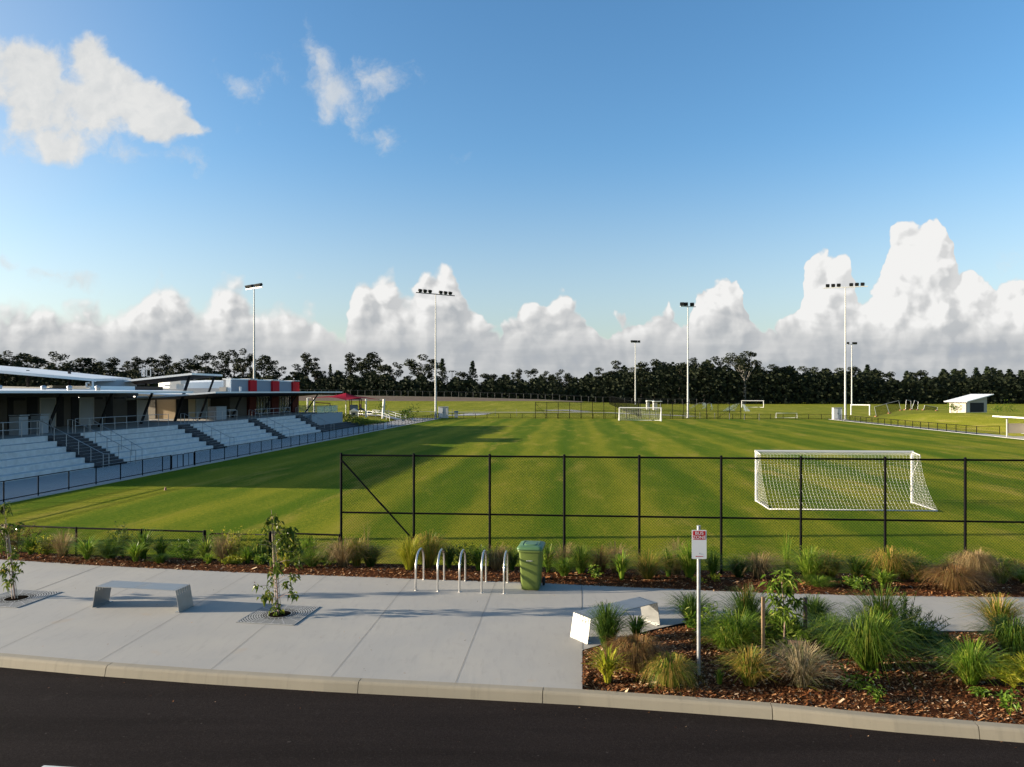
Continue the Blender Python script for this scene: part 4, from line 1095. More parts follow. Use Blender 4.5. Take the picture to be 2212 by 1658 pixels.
# ================================================================= PLAYGROUND BEHIND THE GRANDSTAND
zp = lambda x, y: ((1200 + x / 3.687) / 1.8337, (1500 + y / 3.687) / 1.8337)
def gh(p): return Vector((p.x, p.y, ground_h(p.x, p.y)))
cor = [A(*zp(125, 285), 137), A(*zp(628, 316), 128), A(*zp(1112, 306), 135), A(*zp(640, 262), 147)]; pk = A(*zp(628, 212), 137)
sl = empty('shade_sail', gh(pk), 'crimson peaked shade sail over the distant playground', 'shade sail')
m = MB(); n = 10
for i in range(4):
    a, b = cor[i], cor[(i + 1) % 4]; grid = []
    for k in range(n + 1):
        e = a.lerp(b, k / n); mid = (a + b) / 2; e = e + (pk - e) * .16 * math.sin(math.pi * k / n); e.z += 0.1 * math.sin(math.pi * k / n)
        row = []
        for j in range(n + 1):
            q = j / n; p = pk.lerp(e, q); p.z -= .45 * math.sin(math.pi * q) * (pk.z - e.z) * .5; row.append(p)
        grid.append(row)
    vs = [p for r in grid for p in r]
    m.add(vs, [[k * (n + 1) + j, k * (n + 1) + j + 1, (k + 1) * (n + 1) + j + 1, (k + 1) * (n + 1) + j] for k in range(n) for j in range(n)], True)
m.build('canopy', M['sail'], sl)
m = MB(); m.tube([gh(pk), pk + up * -.05], .08, 8); m.build('post', M['galv'], sl)
for (x, y0, y1, Y, r) in ((68, 282, 490, 139, .16), (165, 292, 488, 133, .16), (920, 300, 540, 131, .15)):
    a = A(*zp(x, y0), Y); b = A(*zp(x, y1), Y); b.z = ground_h(b.x, b.y) - .1; m = MB(); m.tube([b, a], r, 8); m.build('post', M['white'], sl)
a = A(*zp(1185, 303), 130); b = A(*zp(1166, 528), 130); b.z = ground_h(b.x, b.y) - .1; m = MB(); m.tube([b, a], .24, 8); m.build('post', M['white'], sl)
for c, bx in ((cor[2], a), (cor[0], A(*zp(68, 282), 139)), (cor[1], A(*zp(920, 300), 131))):
    m = MB(); m.wire(c, bx, .02); m.build('guy_cable', M['galv'], sl)
# play tower with slide
pb = gh(A(*zp(768, 490), 139)); t = empty('play_tower', pb, 'small dark play tower with a blue slide under the crimson sail', 'play tower')
m = MB(); m.box(pb + up * 1.15, (2.0, 1.7, .1), .1); m.build('deck', M['dark'], t)
for sx in (-.95, .95):
    for sy in (-.8, .8): m = MB(); m.bar(pb + Vector((sx, sy, 0)), pb + Vector((sx, sy, 3.1)), .13); m.build('post', M['brick'], t)
m = MB(); m.box(pb + Vector((-.1, -.85, 1.65)), (1.5, .06, .9), 0); m.box(pb + Vector((-.97, 0, 1.65)), (.06, 1.5, .9), 0); m.build('side_panel', M['blueplay'], t)
m = MB(); m.hexa([pb + Vector((x * 1.1, y * 1.0, 3.1)) for x, y in ((-1, -1), (1, -1), (1, 1), (-1, 1))], [pb + Vector((x * .55, y * .5, 3.75)) for x, y in ((-1, -1), (1, -1), (1, 1), (-1, 1))]); m.build('roof', M['brick'], t)
m = MB(); q0, q1 = pb + Vector((1.0, -.2, 1.3)), pb + Vector((3.2, -.4, .25)); m.bar(q0, q1, .6, .08); m.bar(q0 + Vector((0, -.3, .12)), q1 + Vector((0, -.3, .12)), .06, .26); m.bar(q0 + Vector((0, .3, .12)), q1 + Vector((0, .3, .12)), .06, .26); m.build('slide', M['blueplay'], t)
m = MB(); m.box(pb + Vector((.98, -.2, 1.75)), (.08, .9, 1.0), 0); m.build('slide_hood', M['orange'], t)
# swing frame
sb = gh(A(*zp(275, 470), 150)); t = empty('swing_frame', sb, 'dark swing frame behind the slanted clubhouse post', 'swing frame'); wd = 240 / 3.687 / 1.8337 * 150 / F
m = MB(); m.tube([sb + Vector((-wd / 2, 0, 2.4)), sb + Vector((wd / 2, 0, 2.2))], .10, 8); m.build('beam', M['brick'], t)
for s in (-1, 1):
    m = MB(); m.tube([sb + Vector((s * wd / 2, -.8, 0)), sb + Vector((s * wd / 2, 0, 2.3)), sb + Vector((s * wd / 2, .8, 0))], .07, 6); m.build('leg', M['dark'], t)
# white cubby house
cb = gh(A(*zp(750, 536), 131)); t = empty('cubby_house', cb, 'tiny white cubby house by the curved ramp', 'cubby house')
m = MB(); m.box(cb + up * .5, (1.25, 1.1, 1.0), .1); m.build('wall', M['cream'], t)
m = MB(); m.hexa([cb + Vector((x * .8, y * .72, 1.0)) for x, y in ((-1, -1), (1, -1), (1, 1), (-1, 1))], [cb + Vector((x * .02, y * .72, 1.55)) for x, y in ((-1, -1), (1, -1), (1, 1), (-1, 1))]); m.build('roof', M['white'], t)
m = MB(); m.box(cb + Vector((.02, -.56, .50)), (.55, .04, .55), .1); m.build('window', M['glass'], t)
# curved ramp rails
def onterr(px, py, Y): p = A(px, py, Y); return Vector((p.x, p.y, ground_h(p.x, p.y) + .03))
railing([onterr(*zp(x, y), Y) for x, y, Y in ((690, 535, 136), (812, 545, 134), (945, 550, 133), (1058, 570, 131), (1150, 585, 129), (1218, 600, 127), (1268, 612, 124))], 'near curved handrail of the playground ramp', (.95, .5), r=.05, group='handrails of the playground ramp')
railing([onterr(*zp(x, y), Y) for x, y, Y in ((1015, 545, 142), (1140, 560, 139), (1255, 570, 137), (1355, 590, 134), (1425, 600, 131), (1490, 612, 128), (1508, 615, 126))], 'far curved handrail of the playground ramp', (.95, .5), r=.05, group='handrails of the playground ramp')
# pale cabinet at the left far corner, its twin at the right one
def cabinet(px0, px1, y0, y1, Y, label):
    p, q = A(px0, y0, Y), A(px1, y1, Y); b = Vector(((p.x + q.x) / 2, Y, q.z)); t = empty('power_cabinet', b, label, 'cabinet', 'pale power cabinets')
    w, h = q.x - p.x, p.z - q.z; m = MB(); m.box(b + up * h / 2, (w, .9, h), -TH); m.build('housing', M['softwhite'], t, bevel=.03)
    m = MB(); m.box(b + Vector((0, -.05, h + .03)), (w + .1, 1.1, .06), -TH); m.build('roof', M['galv'], t)
    for s in (-.25, .25): m = MB(); m.box(b + Vector((s * w, -.47 - .0, h * .5)), (w * .44, .04, h * .86), -TH); d_ = m.build('door', M['white'], t); k = MB(); k.box(b + Vector((s * w * .3, -.50, h * .5)), (.05, .05, .25), -TH); k.build('handle', M['dark'], d_)
cabinet(947.5, 968, 879.5, 903.5, 138.5, 'pale power cabinet beside the left far floodlight mast')
cabinet(1799, 1817, 881.5, 906.5, 132.5, 'pale power cabinet beside the right far floodlight mast')
b = G(985.5, 902.5, FZ); t = empty('park_bin', b, 'small park bin with a dark hood beyond the far boundary', 'litter bin')
m = MB(); m.box(b + up * .45, (.65, .65, .9), 0); m.build('housing', M['softwhite'], t); m = MB(); m.box(b + up * 1.15, (.8, .8, .35), 0); m.build('hood', M['blueplay'], t)
b = G(357.5, 1059.5, FZ); m = MB(); m.tube([b, b + up * .05, b + up * .16], [.07, .06, .03], 8); m.build('marker_peg', M['orange'], origin=b, cat='marker', label='small orange marker peg on the grass by the shade edge')

# ================================================================= RIGHT-HAND SIDE
# storage shed on the mound
c0 = A(2086.4, 891.2, 150); zg = c0.z
L_ = A(2050.6, 890.6, 153.2); Rr = A(2132.0, 893.3, 147.6 + 5.6)
L_.z = Rr.z = zg; bk_ = L_ + (Rr - c0)
sh = empty('storage_shed', c0, 'cream storage shed with a white skillion roof on the mound', 'shed')
hl, hh = 2.35, 3.55
m = MB(); dl = (Rr - c0)
m.hexa([c0 + up * -.6, Rr + up * -.6, bk_ + up * -.6, L_ + up * -.6], [c0 + up * hl, Rr + up * hh, bk_ + up * hh, L_ + up * hl]); m.build('wall', M['cream'], sh)
ex, ey = dl.normalized(), (L_ - c0).normalized()
roofslab('roof', [c0 - ex * 1.1 - ey * .9 + up * (hl - .02), Rr + ex * 1.0 - ey * .9 + up * (hh + .32), bk_ + ex * 1.0 + ey * .5 + up * (hh + .32), L_ - ex * 1.1 + ey * .5 + up * (hl - .02)], .16, sh)
m = MB(); fr = -ey * .05; a, b = c0.lerp(Rr, .20) + fr, c0.lerp(Rr, .84) + fr
m.hexa([a + up * .02, b + up * .02, b + up * .02 - fr * .9, a + up * .02 - fr * .9], [a + up * 2.0, b + up * 2.0, b + up * 2.0 - fr * .9, a + up * 2.0 - fr * .9]); m.build('roller_door', M['dark'], sh)
m = MB(); a, b = c0.lerp(Rr, .02) + fr * .8, c0.lerp(Rr, .17) + fr * .8
m.hexa([a, b, b - fr * .7, a - fr * .7], [a + up * 2.3, b + up * 2.4, b + up * 2.4 - fr * .7, a + up * 2.3 - fr * .7]); m.build('corner_panel', M['softwhite'], sh)
# team dugout
o = W(48.9, 84.2, 0.03); dg = empty('dugout', o, 'open white team dugout at the right picture edge', 'dugout', None)
m = MB(); m.wbox(48.0, 51.4, 71.5, 85.0, -.1, .05); m.build('floor', M['farpath'], dg)
for v in (84.2, 80.9, 77.6, 74.3):
    m = MB(); m.wbox(48.85, 48.97, v - .06, v + .06, .05, 2.28); m.build('post', M['softwhite'], dg)
for i, (a, b) in enumerate(((84.1, 81.0), (80.8, 77.7), (77.5, 74.4))):
    m = MB(); m.wbox(50.9, 50.96, b, a, .45, 1.72); m.wbox(50.88, 50.98, b - .05, a + .05, 1.80, 1.98); m.build('back_panel', M['softwhite'], dg)
m = MB(); m.wbox(49.0, 50.85, 84.15, 84.2, .45, 1.55); m.build('side_panel', M['cream'], dg)
m = MB(); m.wbox(50.3, 50.75, 74.5, 84.0, .42, .48); m.build('bench_seat', M['galv'], dg)
for v in (83.5, 81, 78, 75): m = MB(); m.wbox(50.5, 50.56, v, v + .06, .05, .42); m.build('bench_leg', M['softwhite'], dg)
roofslab('roof', [W(47.9, 85.2, 2.40), W(47.9, 73, 2.40), W(51.5, 73, 2.14), W(51.5, 85.2, 2.14)], .14, dg)
# leaning site fence panels on the mound
zq = lambda x, y: ((3150 + x / 2.4415) / 1.8337, (1500 + y / 2.4415) / 1.8337)
pan = [((785, 368), (765, 275), (910, 338), (880, 245)), ((912, 336), (882, 243), (1022, 308), (1000, 215)), ((1066, 304), (1073, 208), (1120, 302), (1118, 215)), ((1126, 300), (1155, 212), (1182, 304), (1190, 225)), ((1240, 305), (1253, 258), (1368, 312), (1377, 280))]
plab = ['leaning site fence panel lowest on the slope of the mound', 'leaning site fence panel second up the slope of the mound', 'narrow upright site fence panel on top of the mound', 'site fence panel with crossed leaning posts on the mound', 'low fallen site fence panel left of the shed']
for i, ((a, b, c, d), lab) in enumerate(zip(pan, plab)):
    Y = (128, 134, 140, 141, 146)[i]; a, b, c, d = (A(*zq(*p), Y) for p in (a, b, c, d)); t = empty('site_fence_panel', a, lab, 'fence panel', 'leaning site fence panels')
    m = MB()
    for s, e in ((a, b), (c, d), (b, d)): m.tube([s, e], .038, 6)
    m.build('frame', M['galv'], t); m = MB()
    for k in range(1, 24): m.wire(a.lerp(c, k / 24), b.lerp(d, k / 24), .016)
    for k in range(1, 12): m.wire(a.lerp(b, k / 12), c.lerp(d, k / 12), .016)
    m.build('wire_mesh', M['black_wire'], t)
    for p in (a, c): m = MB(); m.box(p + up * .03, (.6, .3, .15), .3); m.build('foot_block', M['orange'], t)
# two small shelters on the far pitch, and training goals
for px0, px1, y0, y1, Y, lab in ((1397, 1410, 866.5, 887, 205, 'left of two small white shelters above the far goal'), (1411.5, 1427, 868, 888, 200, 'right of two small white shelters above the far goal')):
    p, q = A(px0, y0, Y), A(px1, y1, Y); b = Vector(((p.x + q.x) / 2, Y, FZ)); w, h = q.x - p.x, p.z - FZ
    t = empty('team_shelter', b, lab, 'shelter', 'small white shelters on the far pitch')
    m = MB(); m.box(b + Vector((-w * .2, .8, h / 2 - .1)), (w * .5, 1.5, h - .2), 0); m.build('wall', M['softwhite'], t)
    m = MB(); m.box(b + Vector((.1, .3, h)), (w * 1.15, 2.6, .16), 0, R(-4)); m.build('roof', M['roof'], t)
    m = MB(); m.bar(b + Vector((w * .42, -.6, 0)), b + Vector((w * .42, -.6, h)), .12); m.build('post', M['softwhite'], t)
for (x0, x1, yt, yb), lab in (((1676.7, 1722, 893.0, 903.8), 'low white portable goal frame behind the far low fence'),):
    a, b = G(x0, yb, FZ), G(x1, yb, FZ); h = (yb - yt) * a.y / F; t = empty('training_goal', a, lab, 'training goal', None)
    m = MB(); m.tube([a, a + up * h, b + up * h, b], .05, 6); m.build('frame', M['white'], t)
    m = MB(); bk2 = Vector((.2, 1.2, .04)); m.tube([a + up * h, a + bk2, b + bk2, b + up * h], .035, 6); m.build('back_stay', M['white'], t)
# sprinkler jets
wm, wt, wb = new_mat('water_spray'); wb.inputs['Base Color'].default_value = (.9, .93, .95, 1); wb.inputs['Roughness'].default_value = 1
p_ = pos(wt); q_ = wt.sep(p_); ns_ = wt.noise(wt.comb(wt.m('MULTIPLY', q_[0], 2.2), wt.m('MULTIPLY', q_[1], 2.2), wt.m('MULTIPLY', q_[2], 1.2)), 1.0, 4, .6)
wt.l.new(wt.m('MULTIPLY', wt.ss(ns_, .38, .70), .62), wb.inputs['Alpha'])
zs = lambda x, y: ((2400 + x / 2.765) / 1.8337, (1500 + y / 2.765) / 1.8337)
def jet(apex, ends, Y, label):
    t0 = A(*zs(*apex), Y); base = Vector((t0.x, t0.y, FZ)); t = empty('water_jet', base, label, 'water jet', 'sprinkler jets on the far pitch')
    for (x0, y0), (x1, y1), dy in ends:
        e0, e1 = A(*zs(x0, y0), Y), A(*zs(x1, y1), Y); e0.z = max(e0.z, FZ + .05); e1.z = max(e1.z, FZ + .05); m = MB(); n = 8
        for lay in range(3):
            o = Vector((0, dy + lay * .5, 0)); pa = [t0.lerp(e0, k / n) + o * (k / n) + up * (1.2 * math.sin(math.pi * k / n) * .4) for k in range(n + 1)]; pb_ = [t0.lerp(e1, k / n) + o * (k / n) + up * (1.2 * math.sin(math.pi * k / n) * .4) for k in range(n + 1)]
            for k in range(n): m.quad(pa[k], pa[k + 1], pb_[k + 1], pb_[k])
        m.build('spray', wm, t)
    m = MB(); m.tube([base, base + up * .5], .08, 6); m.build('sprinkler_head', M['dark'], t)
jet((1480, 270), [((1290, 380), (1425, 380), 1), ((1510, 360), (1570, 400), -1)], 190, 'white sprinkler spray just left of the small far goal')
jet((1147, 266), [((1065, 335), (1110, 325), 1), ((1150, 330), (1165, 350), -1)], 200, 'sprinkler spray midway between the tall mast and the small far goal')
jet((1050, 270), [((930, 330), (985, 315), 1), ((1060, 300), (1110, 290), 0)], 215, 'faint sprinkler spray just right of the three lamp mast')
# ================================================================= PLANTS IN THE BEDS
def blades(m, n, h, spread, w, droop, tight=.06, seed=0, lean=0.0, hv=.35, stiff=1.0, lat=1.0):
    """tuft of tapering blades that rise and arch outwards, local coordinates"""
    r = random.Random(seed)
    for _ in range(n):
        a = r.uniform(0, 2 * math.pi); o = Vector((math.cos(a), math.sin(a), 0))
        root = o * (tight * math.sqrt(r.random())); root.z = -.02
        q = r.random() ** .6; hh = h * (1 - hv * r.random()) * (1 - .25 * q); out = spread * (.15 + .85 * q) * r.uniform(.6, 1.1)
        dr = droop * r.uniform(.4, 1.3); ww = w * r.uniform(.6, 1.15); tw = r.uniform(-.5, .5)
        s = Vector((-o.y, o.x, 0)) * math.cos(tw) + Vector((0, 0, 1)) * math.sin(tw) * .5; pts = []
        for k in range(5):
            t = k / 4; th = math.pi / 2 * min(1.92, 1 + .62 * dr); z = hh * math.sin(t * th); e = out * (t ** (.9 + stiff))
            pts.append(root + o * e + Vector((lean * h * t * t, 0, max(z, .01 * k))))
        wd = (1.0, 1.0, .85, .55)
        vs = []
        for k in range(4): vs += [pts[k] - s * ww * wd[k] / 2, pts[k] + s * ww * wd[k] / 2]
        vs.append(pts[4]); m.add(vs, [[0, 1, 3, 2], [2, 3, 5, 4], [4, 5, 7, 6], [6, 7, 8]])
def leafy(m, n, h, spread, l, w, seed=0):
    r = random.Random(seed); st = rnd.getstate(); rnd.seed(seed)
    for k in range(max(4, n // 14)):
        a = r.uniform(0, 2 * math.pi); tip = Vector((math.cos(a) * spread * r.random(), math.sin(a) * spread * r.random(), h * r.uniform(.55, 1.05)))
        m.wire((0, 0, 0), tip, .004)
        for j in range(14):
            t = r.uniform(.35, 1.05); p = tip * t; d = Vector((r.gauss(0, 1), r.gauss(0, 1), r.gauss(.25, .6)))
            leaf(m, p + Vector((r.gauss(0, .03), r.gauss(0, .03), r.gauss(0, .02))), d, l * r.uniform(.6, 1.2), w * r.uniform(.7, 1.2), .15)
    rnd.setstate(st)
def feathery(m, h, spread, seed=0, n=26, dens=22, upw=.9):
    r = random.Random(seed)
    for k in range(n):
        a = r.uniform(0, 2 * math.pi); q = r.random() ** .6; tip = Vector((math.cos(a) * spread * q, math.sin(a) * spread * q, h * (1 - .45 * q) * r.uniform(.75, 1.05)))
        b = Vector((0, 0, h * r.uniform(.0, .35))); m.wire(b, tip, .004)
        for j in range(dens):
            t = r.uniform(.3, 1.0); p = b.lerp(tip, t); d = (Vector((r.gauss(0, .7), r.gauss(0, .7), r.gauss(upw, .5)))).normalized(); l = r.uniform(.06, .14); s = d.cross(Vector((.3, 1, .2))).normalized() * .006
            m.add([p - s, p + s, p + d * l], [[0, 1, 2]])
def nm_ok(n): return n != 'weed'
def plant(kind, mat, px, yb, yt, spx, label, name, bed, group, lean=0.0, seed=None, dens=1.0, extra=None):
    p = G(px, yb)
    if bed == 'back':
        lo, hi = yline(back, p.x) + .10, fy(p.x) - .10
        if p.y > hi: k = hi / p.y; p = Vector((p.x * k, hi, 0))
        if p.y < lo: k = lo / p.y; p = Vector((p.x * k, lo, 0))
        p.z = bed_z(p.x, p.y)
    else: p.z = fbed_z(p.x, p.y)
    big = nm_ok(name) and kind != 'mound'; h = max(.10, CAM - (yt - HY) * p.y / F - p.z) * (1.10 if big else 1.0); s = spx * p.y / F / 2 * ((1.45 if bed == 'back' else 1.22) if big else 1.0); sd = seed or int(px * 7 + yb)
    m = MB(); N = lambda n: max(8, int(n * dens))
    if kind == 'strap': blades(m, N(95), h * 1.06, s * 1.1, .027, .22, .05, sd, lean, .45)
    elif kind == 'tussock': blades(m, N(380), h * 1.05, s * 1.18, .0115, .50, .08, sd, lean, .5, .55)
    elif kind == 'arch': blades(m, N(480), h * 1.03, s * 1.12, .0115, .95, .09, sd, lean, .45, .35)
    elif kind == 'mound': blades(m, N(950), h * 1.04, s * 1.10, .0085, 1.25, .16, sd, lean, .35, .15)
    elif kind == 'fine': blades(m, N(560), h * 1.05, s * 1.2, .0075, .6, .09, sd, lean, .55, .5)
    elif kind == 'plume': blades(m, N(60), h, s, .006, .12, .06, sd, lean, .5)
    elif kind == 'leafy': leafy(m, N(300), h, s, .095, .042, sd)
    elif kind == 'bamboo': leafy(m, N(420), h, s, .16, .022, sd)
    elif kind == 'feather': feathery(m, h, s, sd, 44, 34)
    elif kind == 'lump': feathery(m, h, s, sd, 60, 60, .7)
    o = m.build(name, M[mat], local=True); o.location = p
    tag(o, label, 'plant', group, 'thing')
    if extra:
        em_, emat, eh = extra; m2 = MB(); blades(m2, em_, h * eh, s * .8, .006, .35, .05, sd + 1, lean, .3); m2.build('seed_heads', M[emat], o, local=True)
    return o
FG = 'plants in the front mulch bed'; BG = 'plants in the back mulch bed'
T, Sn, Gn, Mn = 'grass_tussock', 'strappy_plant', 'seeding_tussock', 'shrub'
front_plants = [
 ('tussock', 'lf_dark', 1312, 1407, 1304, 108, 'dark upright tussock leaning against the white bench end', T, None),
 ('strap', 'lf_green', 1373.7, 1376, 1330, 80, 'small bright green tuft below the middle of the askew bench', Sn, None),
 ('strap', 'lf_yellow', 1313, 1474, 1398, 100, 'yellow green tuft in the bed corner nearest the kerb and path', Sn, None),
 ('mound', 'lf_brown', 1373.7, 1450, 1372, 175, 'rounded golden brown grass mound left of the sign pole', Gn, None),
 ('mound', 'lf_mix', 1446, 1478, 1412, 130, 'smaller green and brown grass mound just left of the sign pole foot', Gn, None),
 ('tussock', 'lf_dark', 1495, 1352.8, 1280, 125, 'dark green tussock behind the sign pole at the path edge', T, None),
 ('tussock', 'lf_green', 1594, 1409, 1320, 175, 'broad green tussock between sign pole and staked tree', T, None),
 ('tussock', 'lf_bright', 1566, 1412, 1352, 120, 'light green tussock in front of the low leafy bush by the sign', T, None),
 ('arch', 'lf_mix', 1660, 1372, 1318, 120, 'wispy arching grass behind the left timber stake', T, None),
 ('arch', 'lf_green', 1790, 1400, 1330, 170, 'low arching tussock between tree stakes and the largest tussock', T, None),
 ('tussock', 'lf_dark', 1990, 1405, 1350, 120, 'dark low tussock in shade right of the feathery shrub', T, None),
 ('bamboo', 'lf_green', 1545, 1388, 1325, 120, 'low leafy green bush close to the right of the sign pole', Mn, None),
 ('tussock', 'lf_dark', 1612, 1372, 1268, 125, 'tall dark tussock with rust seed stalks left of the staked tree', T, (46, 'lf_brown', 1.28)),
 ('tussock', 'lf_mix', 1619, 1480.7, 1400, 125, 'grey green tuft with dry straw at its base right of the sign pole', T, (40, 'lf_straw', .5)),
 ('tussock', 'lf_straw', 1730.6, 1486.6, 1392, 180, 'straw coloured spiky tussock in front of the staked tree', T, (24, 'lf_yellow', .25)),
 ('tussock', 'lf_dark', 1761, 1352, 1288, 110, 'dark grass tuft at the path edge right of the tree stakes', T, None),
 ('arch', 'lf_green', 1874, 1452, 1318, 280, 'largest arching green tussock in the front bed', T, None),
 ('tussock', 'lf_green', 1905, 1418, 1272, 175, 'tall upright green tussock with brown seed stalks behind the largest one', T, (60, 'lf_brown', 1.16)),
 ('feather', 'lf_dark', 1956, 1413.6, 1282, 150, 'dark feathery shrub right of the largest tussock', Mn, None),
 ('tussock', 'lf_bright', 2096, 1482, 1385, 190, 'vivid green leafy tussock in the mulch left of the yellow bush', T, None),
 ('tussock', 'lf_mix', 2158, 1362, 1287, 160, 'tall wispy tussock by the path near the right picture edge', T, None),
 ('arch', 'lf_green', 2187, 1423, 1335, 180, 'arching green tussock right behind the yellow bush', T, None),
 ('lump', 'lf_yellow', 2192, 1493.7, 1418, 120, 'yellow green feathery bush cut by the right picture edge', Mn, None),
 ('leafy', 'lf_bright', 1855.5, 1493.7, 1452, 95, 'low sprawling light green weed below the largest tussock', 'weed', None),
 ('leafy', 'lf_green', 1894, 1514, 1484, 42, 'small dark green weed nearest to the kerb below the largest tussock', 'weed', None),
 ('leafy', 'lf_green', 2181, 1547, 1484, 60, 'small leafy green plant in the right front corner of the mulch', 'weed', None),
 ('strap', 'lf_green', 1554, 1476.5, 1440, 34, 'single thin green sprout right of the sign pole foot', 'weed', None),
 ('leafy', 'lf_green', 2118, 1506, 1496, 40, 'tiny green seedling in the open mulch near the right corner', 'weed', None),
 ('feather', 'lf_dark', 2036, 1418, 1372, 60, 'low dark sprig beside the feathery shrub', 'weed', None),
]
for i, (k, mt, px, yb, yt, sp, lab, nm, ex) in enumerate(front_plants):
    plant(k, mt, px, yb, yt, sp, lab, nm, 'front', FG, seed=100 + i, dens=.35 if nm == 'weed' and k in ('leafy', 'strap') else 1.7, extra=ex)
